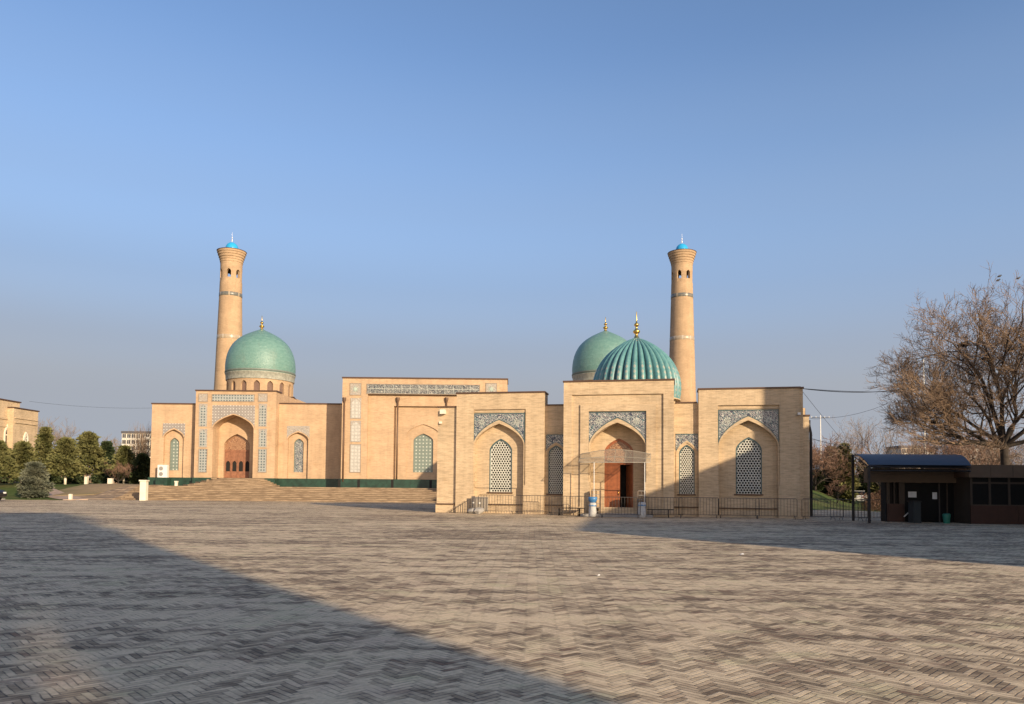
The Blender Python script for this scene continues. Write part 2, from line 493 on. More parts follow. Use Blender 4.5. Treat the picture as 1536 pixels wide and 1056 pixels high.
def dome_tile(name, c1, c2, c3):
    t = NT(name)
    s = t.n('ShaderNodeSeparateXYZ'); t.l(t.obj(), s.inputs[0])
    n1 = t.noise(t.map((1.2, 1.2, 3.0)), 1.4, 5, 0.65)
    c = t.mix(t.ramp(n1, [(0.35, 0.0), (0.7, 1.0)]), c1, c2)
    vo = t.n('ShaderNodeTexVoronoi', feature='F1'); t.l(t.map((1, 1, 1.6)), vo.inputs[0]); vo.inputs['Scale'].default_value = 5.0
    c = t.mix(t.ramp(vo.outputs['Color'], [(0.1, 0.0), (0.9, 0.35)]), c, c3)
    row = t.m2('FRACT', t.m2('MULTIPLY', s.outputs[2], 2.2))
    c = t.mix(t.ramp(row, [(0.0, 0.35), (0.10, 0.0)]), c, (0.07, 0.13, 0.115))
    dirt = t.noise(t.map((0.8, 0.8, 0.28)), 1.0, 6, 0.7)
    c = t.mix(t.ramp(dirt, [(0.52, 0.0), (0.72, 0.45)]), c, (0.16, 0.20, 0.165))
    t.bump(t.m2('ADD', vo.outputs['Distance'], t.m2('MULTIPLY', n1, 1.2)), 0.5, 0.05)
    return t.out(c, 0.46)
M['dome'] = dome_tile('mint_green_dome_tile', (0.115, 0.235, 0.205), (0.175, 0.31, 0.27), (0.08, 0.19, 0.175))
M['bandtile'] = plain('pale_grey_band_tile', (0.34, 0.35, 0.30), 0.5, var=0.35, scale=3.0)
NRIB = 34
def rib_tile():
    t = NT('turquoise_ribbed_tile')
    s = t.n('ShaderNodeSeparateXYZ'); t.l(t.obj(), s.inputs[0])
    ang = t.m2('ARCTAN2', s.outputs[1], s.outputs[0])
    fr = t.m2('FRACT', t.m2('ADD', t.m2('MULTIPLY', ang, NRIB / (2*PI)), 100.0))
    ctr = t.m2('ABSOLUTE', t.m2('SUBTRACT', fr, 0.5))          # 0 on the crest of a rib, 0.5 in the groove
    zz = t.m2('ABSOLUTE', t.m2('SUBTRACT', t.m2('FRACT', t.m2('MULTIPLY', s.outputs[2], 2.6)), 0.5))
    dia = t.m2('ADD', t.m2('MULTIPLY', ctr, 1.7), t.m2('MULTIPLY', zz, 0.8))
    spots = t.ramp(dia, [(0.28, 1.0), (0.36, 0.0)])
    low = t.ramp(s.outputs[2], [(0.0, 1.0), (1.0, 1.0)])
    lowz = t.m2('LESS_THAN', s.outputs[2], 10.5)
    spots = t.m2('MULTIPLY', spots, lowz)
    n1 = t.noise(t.obj(), 3.0, 5, 0.6)
    c = t.mix(t.ramp(n1, [(0.3, 0.0), (0.7, 1.0)]), (0.062, 0.185, 0.205), (0.13, 0.30, 0.30))
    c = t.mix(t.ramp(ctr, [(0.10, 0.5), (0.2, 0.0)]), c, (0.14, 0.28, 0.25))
    c = t.mix(t.m2('MULTIPLY', spots, 0.75), c, (0.34, 0.33, 0.27))
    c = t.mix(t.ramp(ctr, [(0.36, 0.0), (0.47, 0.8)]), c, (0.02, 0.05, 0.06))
    return t.out(c, 0.42)
M['rib'] = rib_tile()

def paving():
    t = NT('herringbone_brick_paving')
    Wd, n = 0.062, 4.0
    wob = t.n('ShaderNodeTexNoise'); t.l(t.obj(), wob.inputs['Vector']); wob.inputs['Scale'].default_value = 1.3; wob.inputs['Detail'].default_value = 3
    wv = t.n('ShaderNodeVectorMath', operation='MULTIPLY_ADD'); t.l(wob.outputs['Color'], wv.inputs[0])
    wv.inputs[1].default_value = (0.07, 0.07, 0); t.l(t.obj(), wv.inputs[2])
    p = t.map((1/Wd, 1/Wd, 1/Wd), rot=(0, 0, R(-45 + 1.5)), src=wv.outputs[0])
    s = t.n('ShaderNodeSeparateXYZ'); t.l(p, s.inputs[0])
    x, y = s.outputs[0], s.outputs[1]
    i = t.m2('FLOOR', x); j = t.m2('FLOOR', y)
    fx = t.m2('SUBTRACT', x, i); fy = t.m2('SUBTRACT', y, j)
    m = t.m2('FLOORED_MODULO', t.m2('SUBTRACT', i, j), 2*n)
    m = t.m2('ROUND', m)
    hor = t.m2('LESS_THAN', m, n - 0.5)
    rr = t.m2('SUBTRACT', 2*n - 1, m)
    # along / across coordinates in brick units
    al = t.m2('ADD', t.m2('MULTIPLY', hor, t.m2('ADD', m, fx)), t.m2('MULTIPLY', t.m2('SUBTRACT', 1.0, hor), t.m2('ADD', rr, fy)))
    ac = t.m2('ADD', t.m2('MULTIPLY', hor, fy), t.m2('MULTIPLY', t.m2('SUBTRACT', 1.0, hor), fx))
    idx = t.m2('SUBTRACT', i, t.m2('MULTIPLY', hor, m))
    idy = t.m2('SUBTRACT', j, t.m2('MULTIPLY', t.m2('SUBTRACT', 1.0, hor), rr))
    cid = t.n('ShaderNodeCombineXYZ'); t.l(idx, cid.inputs[0]); t.l(idy, cid.inputs[1]); t.l(hor, cid.inputs[2])
    wn = t.n('ShaderNodeTexWhiteNoise', noise_dimensions='3D'); t.l(cid.outputs[0], wn.inputs[0])
    rnd = wn.outputs['Value']
    ws = t.n('ShaderNodeSeparateXYZ'); t.l(wn.outputs['Color'], ws.inputs[0])
    e1 = t.m2('MINIMUM', al, t.m2('SUBTRACT', n, al)); e2 = t.m2('MINIMUM', ac, t.m2('SUBTRACT', 1.0, ac))
    ed = t.m2('MINIMUM', e1, e2)
    # world-scale wear: where the surface is pale with salts, where the brick shows through
    big = t.noise(t.map((0.10, 0.22, 1)), 1.0, 4, 0.6, 0.6)
    midn = t.noise(t.map((1.1, 1.7, 1)), 1.0, 6, 0.72, 0.4)
    # per-brick wear sampled with the brick's own offset
    wear = t.m2('ADD', t.m2('ADD', t.m2('MULTIPLY', big, 0.75), t.m2('MULTIPLY', midn, 1.25)), t.m2('MULTIPLY', rnd, 0.26))
    bands = t.noise(t.map((0.06, 1.5, 1), rot=(0, 0, R(-3))), 1.0, 4, 0.7)
    wear = t.m2('ADD', wear, t.m2('MULTIPLY', bands, 0.80))
    pale = t.ramp(wear, [(0.0, 0.0), (1.0, 1.0)])
    pf = t.n('ShaderNodeMapRange'); pf.inputs['From Min'].default_value = 1.33; pf.inputs['From Max'].default_value = 1.64
    t.l(wear, pf.inputs[0])
    dk = t.mix(ws.outputs[1], (0.14, 0.10, 0.064), (0.31, 0.228, 0.142))
    dk = t.mix(t.ramp(ws.outputs[2], [(0.80, 0.0), (0.92, 0.6)]), dk, (0.22, 0.125, 0.08))
    lt = t.mix(ws.outputs[1], (0.69, 0.565, 0.345), (0.82, 0.68, 0.425))
    hue = t.noise(t.map((0.9, 1.6, 1), loc=(5, 9, 2)), 1.0, 4, 0.6)
    lt = t.mix(t.ramp(hue, [(0.35, 0.0), (0.45, 0.35)]), (0.62, 0.47, 0.315), lt)
    lt = t.mix(t.ramp(hue, [(0.56, 0.0), (0.66, 0.5)]), lt, (0.52, 0.47, 0.26))
    c = t.mix(pf.outputs[0], dk, lt)
    fine = t.noise(t.map((1, 1, 1)), 22.0, 4, 0.7)
    c = t.mix(1.0, c, t.ramp(fine, [(0.3, 0.82), (0.7, 1.12)]), 'MULTIPLY')
    jr = t.n('ShaderNodeMapRange'); jr.inputs['From Min'].default_value = 0.05; jr.inputs['From Max'].default_value = 0.13
    jr.inputs['To Min'].default_value = 0.0; jr.inputs['To Max'].default_value = 1.0
    t.l(ed, jr.inputs[0])
    # joints partly filled with dust
    dust = t.ramp(t.noise(t.obj(), 3.1, 4, 0.6), [(0.34, 0.35), (0.58, 0.97)])
    jd = t.m2('MAXIMUM', jr.outputs[0], t.m2('MULTIPLY', dust, pf.outputs[0]))
    c = t.mix(jd, (0.075, 0.062, 0.052), c)
    h = t.m2('ADD', t.m2('MULTIPLY', jr.outputs[0], 0.5), t.m2('ADD', t.m2('MULTIPLY', rnd, 0.55), t.m2('MULTIPLY', fine, 0.25)))
    t.bump(h, 0.55, 0.012)
    return t.out(c, 0.85, spec=0.25)
M['paving'] = paving()
def grass(name, c1, c2, c3):
    t = NT(name)
    n = t.noise(t.map((1, 1, 1)), 1.2, 6, 0.7)
    c = t.mix(t.ramp(n, [(0.35, 0.0), (0.6, 1.0)]), c1, c2)
    n2 = t.noise(t.map((1, 1, 1)), 0.15, 4, 0.6)
    c = t.mix(t.ramp(n2, [(0.45, 0.0), (0.7, 0.8)]), c, c3)
    t.bump(t.noise(t.obj(), 14, 4), 0.8, 0.05)
    return t.out(c, 0.95, spec=0.1)
M['grass'] = grass('winter_lawn', (0.055, 0.085, 0.022), (0.085, 0.115, 0.035), (0.15, 0.12, 0.06))
M['earth'] = grass('bare_earth', (0.27, 0.20, 0.12), (0.34, 0.25, 0.15), (0.16, 0.15, 0.07))
M['farground'] = grass('far_ground', (0.12, 0.10, 0.07), (0.15, 0.13, 0.09), (0.07, 0.075, 0.04))
M['path'] = plain('pinkish_path_slabs', (0.38, 0.28, 0.21), 0.9, var=0.3, scale=2.5)
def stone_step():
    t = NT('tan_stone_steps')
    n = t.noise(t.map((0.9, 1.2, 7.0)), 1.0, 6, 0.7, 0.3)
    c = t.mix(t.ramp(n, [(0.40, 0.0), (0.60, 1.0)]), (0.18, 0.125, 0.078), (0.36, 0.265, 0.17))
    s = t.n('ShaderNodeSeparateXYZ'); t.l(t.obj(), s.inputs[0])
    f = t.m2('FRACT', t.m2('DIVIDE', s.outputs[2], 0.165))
    c = t.mix(t.ramp(f, [(0.0, 0.75), (0.22, 0.55), (0.34, 0.0)]), c, (0.10, 0.068, 0.042))  # dark joint line per course, painted in place of a nosing's shadow line
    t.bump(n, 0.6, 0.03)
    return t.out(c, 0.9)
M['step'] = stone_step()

# ================================================================== SETTING
def sheet(name, pts, z, mat, kind='structure'):
    mb = MB(); mb.poly([(x, y, z) for x, y in pts])
    return tag(mb.build(name, mat), kind=kind)
sheet('ground', [(-2500, -300), (2500, -300), (2500, 3500), (-2500, 3500)], -0.06, M['farground'])
# the paved square ends at the lawn on the left and runs on past the mausoleum on the right
sheet('plaza', [(-120, -60), (60, -60), (60, 43.5), (30, 45.0), (22, 69.65), (-44.5, 69.65), (-44.5, 66.2), (-120, 66.2)], 0.0, M['paving'])
mk = MB(); mk.box(-120, -44.6, 66.2, 66.5, -0.05, 0.10)
tag(mk.build('lawn_kerb', M['concrete']), kind='structure')

def terrain(name, x0, x1, y0, y1, nx, ny, fn, mat):
    vs = []; fs = []
    for j in range(ny + 1):
        for i in range(nx + 1):
            x = x0 + (x1-x0)*i/nx; y = y0 + (y1-y0)*j/ny
            vs.append((x, y, fn(x, y)))
    for j in range(ny):
        for i in range(nx):
            a = j*(nx+1)+i; fs.append((a, a+1, a+nx+2, a+nx+1))
    mb = MB(); mb.add(vs, fs, True)
    ring = [i for i in range(nx+1)] + [j*(nx+1)+nx for j in range(1, ny+1)] + [ny*(nx+1)+i for i in range(nx-1, -1, -1)] + [j*(nx+1) for j in range(ny-1, 0, -1)]
    for p, q in zip(ring, ring[1:] + ring[:1]):
        P, Q = vs[p], vs[q]; mb.poly([P, Q, (Q[0], Q[1], -0.15), (P[0], P[1], -0.15)])
    return tag(mb.build(name, mat), kind='structure')
def smooth01(t):
    t = max(0.0, min(1.0, t)); return t*t*(3-2*t)
def h_left(x, y):
    return 0.02 + 1.35 * smooth01((y - 66.5) / 15.0) + 0.06*math.sin(x*0.7+y*0.4)*smooth01((y-67)/4)
def h_right(x, y):
    return -0.03 + 1.7 * smooth01((y - 56.0) / 22.0) * smooth01((0.458*y - x) / 6.0)
terrain('lawn', -130, -39.2, 66.5, 150, 46, 42, h_left, M['grass'])
terrain('grass_bank', 23, 60, 55.0, 110, 34, 40, h_right, M['grass'])
sheet('road', [(21, 46.5), (90, 44.0), (90, 54.8), (21, 54.8)], -0.02, plain('pale_road_slabs', (0.27, 0.24, 0.21), 0.9))
# stepped path running diagonally across the lawn and the earth patch beside it
def strip(name, a, b, w, mat, lift, n=14, fn=h_left):
    mb = MB(); vs = []; fs = []
    a = Vector(a); b = Vector(b); d = (b-a).normalized(); q = Vector((-d.y, d.x)) * w/2
    for i in range(n+1):
        p = a.lerp(b, i/n)
        for s in (-1, 0, 1):
            c = p + q*s; vs.append((c.x, c.y, fn(c.x, c.y) + lift))
    for i in range(n):
        for k in range(2):
            fs.append((i*3+k, (i+1)*3+k, (i+1)*3+k+1, i*3+k+1))
    mb.add(vs, fs)
    m_ = len(vs); P = [vs[0], vs[1], vs[2]]
    mb.poly([vs[0], vs[1], vs[2], (vs[2][0], vs[2][1], -0.1), (vs[0][0], vs[0][1], -0.1)])
    return tag(mb.build(name, mat), kind='structure')
strip('garden_path', (-38.9+0.2, 67.0), (-49.5, 78.0), 2.0, M['path'], 0.05)
terrain('earth_patch', -45, -39.25, 71.0, 82, 8, 10, lambda x, y: h_left(x, y) + 0.02 + 0.10*smooth01((x+44)/2), M['earth'])

# ================================================================== MAUSOLEUM (ribbed dome)
maus = thing('mausoleum', 'low cream brick mausoleum with ribbed turquoise dome behind the barriers', 'mausoleum', FO, FA)
B = MB(); COP = ML(); ledges = ML()
TILE = []      # (builder, material, name)
def bay_shell(x0, x1, ztop, yf, yb, holes):
    """top and side faces of a projecting block; the front comes from layers"""
    B.box(x0, x1, yf, yb, 0, ztop, skip='fb')
def coping(x0, x1, y0, y1, z):
    COP.box(x0-0.05, x1+0.05, y0-0.05, y1+0.05, z+0.003, z+0.09)

def side_block(px0, px1, ptop, rec, recb, sp_top, sp_tail, apex_o, apex_i, nich, win, winapex, winspr, winbot, ledge_py, name):
    """one flanking block: block edges, recess, spandrel, niche and window, all as photo pixels"""
    ym = (px0+px1)/2
    x0 = FP(px0, 680)[0]; x1 = FP(px1, 680)[0]; zt = FP(ym, ptop)[1]
    rx0 = FP(rec[0], 680)[0]; rx1 = FP(rec[1], 680)[0]; rz1 = FP(ym, rec[2])[1]; rz0 = FP(ym, recb)[1]
    d1, dn = 0.10, 0.46
    nx0 = FP(nich[0], 680, d1)[0]; nx1 = FP(nich[1], 680, d1)[0]
    c = (nx0+nx1)/2; hw = (nx1-nx0)/2
    za = FP(ym, apex_i, d1)[1]; zs = FP(ym, sp_tail, d1)[1]
    bay_shell(x0, x1, zt, 0, 1.2, None)
    # lower band, then the band with the shallow recess
    face_hole(B, x0, x1, 0, rz0, 0, [(nx0, 0), (nx0, rz0), (nx1, rz0), (nx1, 0)])
    B.poly([(nx0, 0, 0), (nx0, dn, 0), (nx0, dn, rz0), (nx0, 0, rz0)]); B.poly([(nx1, 0, 0), (nx1, 0, rz0), (nx1, dn, rz0), (nx1, dn, 0)])
    R1 = rect(rx0, rx1, rz0, rz1)
    face_hole(B, x0, x1, rz0, zt, 0, R1); reveal(B, R1, 0, d1)
    A = arch(c, hw, rz0, zs, za)
    face_hole(B, rx0, rx1, rz0, rz1, d1, A); reveal(B, A, d1, dn, sill=False)
    # fine raised course just under the recess top
    zc = FP(ym, sp_top-3, d1)[1]
    B.box(rx0+0.02, rx1-0.02, d1-0.035, d1, zc, zc+0.07, skip='k')
    # rim and spandrel
    zo = FP(ym, apex_o, d1)[1]; hwo = hw + 0.11
    Ao = arch(c, min(hwo, (rx1-rx0)/2 - 0.02), rz0, zs, zo)
    rim(B, A, Ao, d1-0.05, d1)
    spt = FP(ym, sp_top, d1)[1]
    S = MB(); spandrel(S, Ao, spt, d1, 0.03); TILE.append((S, 'tile', 'spandrel'))
    E = MB()
    a, b = Ao[1], Ao[-2]
    E.box(a[0], b[0], d1-0.045, d1-0.002, spt, spt+0.06)
    for xx in (a[0], b[0]-0.05): E.box(xx, xx+0.05, d1-0.046, d1-0.031, a[1]-0.25, spt)
    for i in range(1, len(Ao)-2):
        p, q = Ao[i], Ao[i+1]; E.poly([(p[0], d1-0.052, p[1]), (q[0], d1-0.052, q[1]), (q[0], d1-0.052, q[1]+0.06), (p[0], d1-0.052, p[1]+0.06)])
    TILE.append((E, 'teal', 'tile_border'))
    # rosettes in the upper corners
    for sx in (-1, 1):
        Q = MB(); TILE.append((Q, 'rosette', 'rosette'))
        cx = c + sx * hwo*0.66; cz = spt - (spt - zs)*0.27
        for k in range(8):
            t = 2*PI*k/8; r0, r1 = 0.05, 0.19
            Q.poly([(cx+r0*math.cos(t-.35), d1-0.042-0.001*k, cz+r0*math.sin(t-.35)), (cx+r1*math.cos(t-0.15), d1-0.042-0.001*k, cz+r1*math.sin(t-0.15)), (cx+r1*math.cos(t+.15), d1-0.042-0.001*k, cz+r1*math.sin(t+.15)), (cx+r0*math.cos(t+.35), d1-0.042-0.001*k, cz+r0*math.sin(t+.35))])
    # niche back wall with the window
    wx0 = FP(win[0], 700, dn)[0]; wx1 = FP(win[1], 700, dn)[0]
    wc = (wx0+wx1)/2; wh = (wx1-wx0)/2
    wb = FP(ym, winbot, dn)[1]; ws = FP(ym, winspr, dn)[1]; wa = FP(ym, winapex, dn)[1]
    WA = arch(wc, wh, wb, ws, wa)
    face_hole(B, nx0-0.02, nx1+0.02, 0, za+0.05, dn, WA); reveal(B, WA, dn, dn+0.25)
    window(WA, dn, wc, wh, wb)
    zl = FP(ym, ledge_py, dn)[1]
    ledges.box(nx0+0.003, nx1-0.003, dn-0.07, dn, zl-0.06, zl)
    coping(x0, x1, 0, 1.2, zt)
    return x0, x1, zt
WINS = []
def window(WA, y, wc, wh, wb, pitch=0.155):
    w = MB(); lattice(w, [p for p in WA], y+0.06, pitch, 0.69, 0.06)
    fr = MB(); inner = [(wc + (p[0]-wc)*(1-0.06/wh), wb + (p[1]-wb)*(1-0.03)) for p in WA]
    rim(fr, inner, WA, y+0.02, y+0.12)
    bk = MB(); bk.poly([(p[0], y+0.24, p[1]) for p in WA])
    sl_ = MB(); sl_.box(wc-wh-0.10, wc+wh+0.06, y-0.07, y+0.06, wb-0.08, wb-0.005)
    WINS.append((w, fr, bk, sl_))
L0, L1, LZ = side_block(684, 816, 590, (710, 788, 614), 727.5, 621, 667, 630, 635.5, (711.5, 785.5), (734, 768), 658, 676, 738, 756, 'l')
R0, R1_, RZ = side_block(1048, 1200, 583.5, (1077, 1169.5, 607.5), 728, 616, 669, 624.5, 630.5, (1078.5, 1167), (1103.5, 1143), 655.5, 675, 741, 762, 'r')
DC = 0.26
# connecting walls
def connect(xa, xb, ptop, pm, sp_y, tail, apex, win, wapex, wspr, wbot, led):
    zt = FP(pm, ptop, DC)[1]
    wx0 = FP(win[0], 700, DC)[0]; wx1 = FP(win[1], 700, DC)[0]; wc = (wx0+wx1)/2; wh = (wx1-wx0)/2
    wb = FP(pm, wbot, DC)[1]; ws = FP(pm, wspr, DC)[1]; wa = FP(pm, wapex, DC)[1]
    WA = arch(wc, wh, wb, ws, wa)
    face_hole(B, xa, xb, 0, zt, DC, WA); reveal(B, WA, DC, DC+0.25)
    B.poly([(xa, DC, zt), (xb, DC, zt), (xb, 1.2, zt), (xa, 1.2, zt)])
    window(WA, DC, wc, wh, wb, 0.125)
    spt = FP(pm, sp_y, DC)[1]; sb = FP(pm, tail, DC)[1]; ap = FP(pm, apex, DC)[1]
    A = arch(wc, wh+0.08, wb, ws, wa+0.10); Ao = arch(wc, wh+0.16, wb, ws, ap)
    rim(B, A, Ao, DC-0.04, DC)
    S = MB()
    hwf = min(wc-xa, xb-wc)-0.02
    for p, q in zip(Ao[1:-2], Ao[2:-1]):
        S.poly([(p[0], DC-0.02, max(p[1], sb)), (q[0], DC-0.02, max(q[1], sb)), (q[0], DC-0.02, spt), (p[0], DC-0.02, spt)])
    for s in (-1, 1):
        a = wc + s*(wh+0.16); b = wc + s*hwf
        S.poly([(min(a, b), DC-0.02, sb + (0.25 if s > 0 else 0)), (max(a, b), DC-0.02, sb + (0.25 if s < 0 else 0)), (max(a, b), DC-0.02, spt), (min(a, b), DC-0.02, spt)])
    TILE.append((S, 'tile', 'spandrel'))
    E = MB(); E.box(wc-hwf, wc+hwf, DC-0.035, DC-0.003, spt, spt+0.05)
    TILE.append((E, 'teal', 'tile_border'))
    zl = FP(pm, led, DC)[1]
    ledges.box(xa+0.01, xb-0.01, DC-0.06, DC, zl-0.06, zl)
    COP.box(xa+0.06, xb-0.06, DC-0.05, DC+0.4, zt+0.003, zt+0.08)
YC = -0.9
C0 = FP(845, 680, YC)[0]; C1 = FP(1011, 680, YC)[0]; CZ = FP(927, 572, YC)[1]
connect(L1, C0, 608.5, 830, 653, 680, 663.5, (822.5, 845.5), 668, 680, 740.5, 757)
connect(C1, R0, 605, 1029, 652, 677, 661, (1018.5, 1042), 667, 680, 741, 760)
# central portal
yq = YC
B.box(C0, C1, YC, 1.2, 0, CZ, skip='fb')
def CP(px, py, y=YC): return FP(px, py, y)
ax0, az1 = CP(858, 592.5); ax1, az0 = CP(995, 762)
A1 = rect(ax0, ax1, az0, az1)
face_hole(B, C0, C1, 0, CZ, YC, A1); reveal(B, A1, YC, YC+0.10)
bx0, bz1 = CP(870.5, 607); bx1 = CP(984, 607)[0]
nx0 = CP(884.5, 680)[0]; nx1 = CP(967.5, 680)[0]
cx0, cz1 = CP(883, 617); cx1 = CP(969.5, 617)[0]; cz0 = CP(927, 723)[1]
# recess floor round the raised panel
face_hole(B, ax0, ax1, az0, az1, YC+0.10, rect(bx0, bx1, az0, bz1))
for (xa, xb) in ((bx0, bx0), (bx1, bx1)):
    B.poly([(xa, YC+0.005, az0), (xa, YC+0.10, az0), (xa, YC+0.10, bz1), (xa, YC+0.005, bz1)])
B.poly([(bx0, YC+0.005, bz1), (bx1, YC+0.005, bz1), (bx1, YC+0.10, bz1), (bx0, YC+0.10, bz1)])
yb_ = YC+0.005
face_hole(B, bx0, bx1, az0, cz0, yb_, [(nx0, az0), (nx0, cz0), (nx1, cz0), (nx1, az0)])
R2 = rect(cx0, cx1, cz0, cz1)
face_hole(B, bx0, bx1, cz0, bz1, yb_, R2); reveal(B, R2, yb_, YC+0.13)
ya = YC+0.13; DN = YC+1.0
cc_ = (nx0+nx1)/2; hw = (nx1-nx0)/2
zs = CP(927, 668)[1]; za = CP(927, 633.5)[1]; zo = CP(927, 627)[1]; spt = CP(927, 618.5)[1]
A2 = arch(cc_, hw, cz0, zs, za)
face_hole(B, cx0, cx1, cz0, cz1, ya, A2); reveal(B, A2, ya, DN, sill=False)
for xa in (nx0, nx1): B.poly([(xa, yb_, 0), (xa, DN, 0), (xa, DN, cz0), (xa, yb_, cz0)])
A2o = arch(cc_, (cx1-cx0)/2-0.01, cz0, zs, zo)
rim(B, A2, A2o, ya-0.05, ya)
S = MB(); spandrel(S, A2o, spt, ya, 0.03); TILE.append((S, 'tile', 'spandrel'))
E = MB(); E.box(cx0+0.01, cx1-0.01, ya-0.045, ya-0.002, spt, spt+0.05)
for i in range(1, len(A2o)-2):
    p, q = A2o[i], A2o[i+1]; E.poly([(p[0], ya-0.052, p[1]), (q[0], ya-0.052, q[1]), (q[0], ya-0.052, q[1]+0.06), (p[0], ya-0.052, p[1]+0.06)])
TILE.append((E, 'teal', 'tile_border'))
for sx in (-1, 1):
    Q = MB(); TILE.append((Q, 'rosette', 'rosette'))
    qx = cc_ + sx*hw*0.68; qz = spt - (spt-zs)*0.26
    for k in range(8):
        t = 2*PI*k/8; r0, r1 = 0.05, 0.2
        yy = ya-0.042-0.001*k
        Q.poly([(qx+r0*math.cos(t-.35), yy, qz+r0*math.sin(t-.35)), (qx+r1*math.cos(t-.15), yy, qz+r1*math.sin(t-.15)), (qx+r1*math.cos(t+.15), yy, qz+r1*math.sin(t+.15)), (qx+r0*math.cos(t+.35), yy, qz+r0*math.sin(t+.35))])
# portal back wall with the door opening and the arched panel over it
dx0 = FP(906.5, 720, DN)[0]; dx1 = FP(950, 720, DN)[0]; dz1 = FP(927, 697, DN)[1]; dz0 = 0.16
tza = FP(927, 657.5, DN)[1]; tzs = FP(927, 677, DN)[1]
dc = (dx0+dx1)/2; dh = (dx1-dx0)/2
DA = arch(dc, dh, dz0, tzs, tza)
face_hole(B, nx0-0.02, nx1+0.02, 0, za+0.06, DN, DA); reveal(B, DA, DN, DN+0.35)
coping(C0, C1, YC, 1.2, CZ)
# return walls at both ends
xl0 = FP(656, 680, 0.17)[0]; zl_ = FP(670, 611.5, 0.17)[1]
B.box(xl0, L0+0.1, 0.17, 1.2, 0, zl_, skip='b'); coping(xl0, L0, 0.17, 1.2, zl_)
zz = FP(670, 755, 0.17)[1]
ledges.box(xl0-0.05, L0-0.01, 0.17-0.07, 0.17, zz-0.07, zz)
B.box(xl0-0.05, xl0+0.0, 0.12, 1.0, 0, zz-0.08)
xr1 = FP(1205, 680, 0.12)[0]; B.box(R1_-0.05, xr1, 0.12, 1.2, 0, RZ-0.004, skip='b')
coping(R1_+0.06, xr1, 0.12, 1.2, RZ-0.004)
xr2 = FP(1214, 680, 0.35)[0]; zr = FP(1208, 624.5, 0.35)[1]
B.box(xr1-0.05, xr2, 0.35, 1.5, 0, zr, skip='b'); coping(xr1+0.06, xr2, 0.35, 1.5, zr)
# body behind
BZ = 6.1
B.box(xl0+0.02, xr2-0.05, 1.2, 8.0, 0, BZ, skip='bf'); B.box(C0, C1+0.2, 8.0, 20.0, 0, BZ, skip='bf')
face_hole(B, xl0, xr2-0.05, 0, BZ, 1.21, rect(dx0-0.5, dx1+0.5, 0.002, 3.6))
B.build('wall', M['brick'], maus)
COP.build('roof_edging', M['coping'], maus)
ledges.build('ledge', M['coping'], maus)
rf = MB(); rf.box(xl0+0.1, xr2-0.15, 1.25, 7.9, BZ+0.004, BZ+0.06); rf.box(C0+0.1, C1+0.1, 7.9, 19.9, BZ+0.004, BZ+0.06, skip='f'); rf.build('roof', M['roof'], maus)
for mb_, m_, nm in TILE: mb_.build(nm, M[m_], maus)
for (w, fr, bk, s_) in WINS:
    wo_ = w.build('window', M['white'], maus)
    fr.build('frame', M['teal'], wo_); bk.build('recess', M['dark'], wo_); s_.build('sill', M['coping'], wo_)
# door: closed left leaf, open gap, right leaf swung inwards
D = MB()
D.box(dx0, dx0+0.07, DN+0.10, DN+0.26, dz0, dz1); D.box(dx1-0.07, dx1, DN+0.10, DN+0.26, dz0, dz1)
D.box(dx0, dx1, DN+0.09, DN+0.27, dz1, dz1+0.14)
door = D.build('door', M['wood'], maus)
def door_leaf(w, h):
    q = MB(); q.box(0, w, 0, 0.05, 0, h)
    for (z0, z1) in ((0.25, h*0.36), (h*0.40, h*0.93)):
        q.box(0.10, w-0.10, -0.012, 0.0, z0, z0+0.05, skip='k'); q.box(0.10, w-0.10, -0.012, 0, z1-0.05, z1, skip='k')
        q.box(0.10, 0.15, -0.012, 0, z0+0.05, z1-0.05, skip='k'); q.box(w-0.15, w-0.10, -0.012, 0, z0+0.05, z1-0.05, skip='k')
    return q
lw = FP(929.5, 720, DN)[0] - dx0 - 0.06
lo = door_leaf(lw, dz1-dz0-0.02).build('door_leaf', M['wood'], door, (dx0+0.07, DN+0.12, dz0+0.01))
q = door_leaf(0.72, dz1-dz0-0.02).build('door_leaf', M['wood'], door, (dx1-0.07, DN+0.16, dz0+0.01), rotz=R(180-62))
q = MB(); q.tube([(dx0+0.07+lw-0.07, DN+0.07, 1.15), (dx0+0.07+lw-0.07, DN+0.07, 1.4)], 0.018); q.build('handle', M['gold'], door)
ty = MB(); TA = arch(dc, dh, dz1+0.14, tzs, tza); ty.poly([(p[0], DN+0.14, p[1]) for p in TA]); tymp = ty.build('tympanum', M['carved'], maus)
tr = MB(); inn = [(dc+(p[0]-dc)*0.88, dz1+0.14+(p[1]-dz1-0.14)*0.88) for p in TA]; rim(tr, inn, TA, DN+0.08, DN+0.14); tr.build('arch_trim', M['wood'], tymp)
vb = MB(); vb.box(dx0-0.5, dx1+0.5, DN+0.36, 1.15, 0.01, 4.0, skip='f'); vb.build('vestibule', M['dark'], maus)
st = MB(); st.box(nx0-0.35, nx1+0.45, YC-1.25, YC-0.003, 0.0, 0.13); st.box(nx0+0.004, nx1-0.004, YC-0.002, DN+0.3, 0.0, 0.15)
st.build('doorstep', M['concrete'], maus)
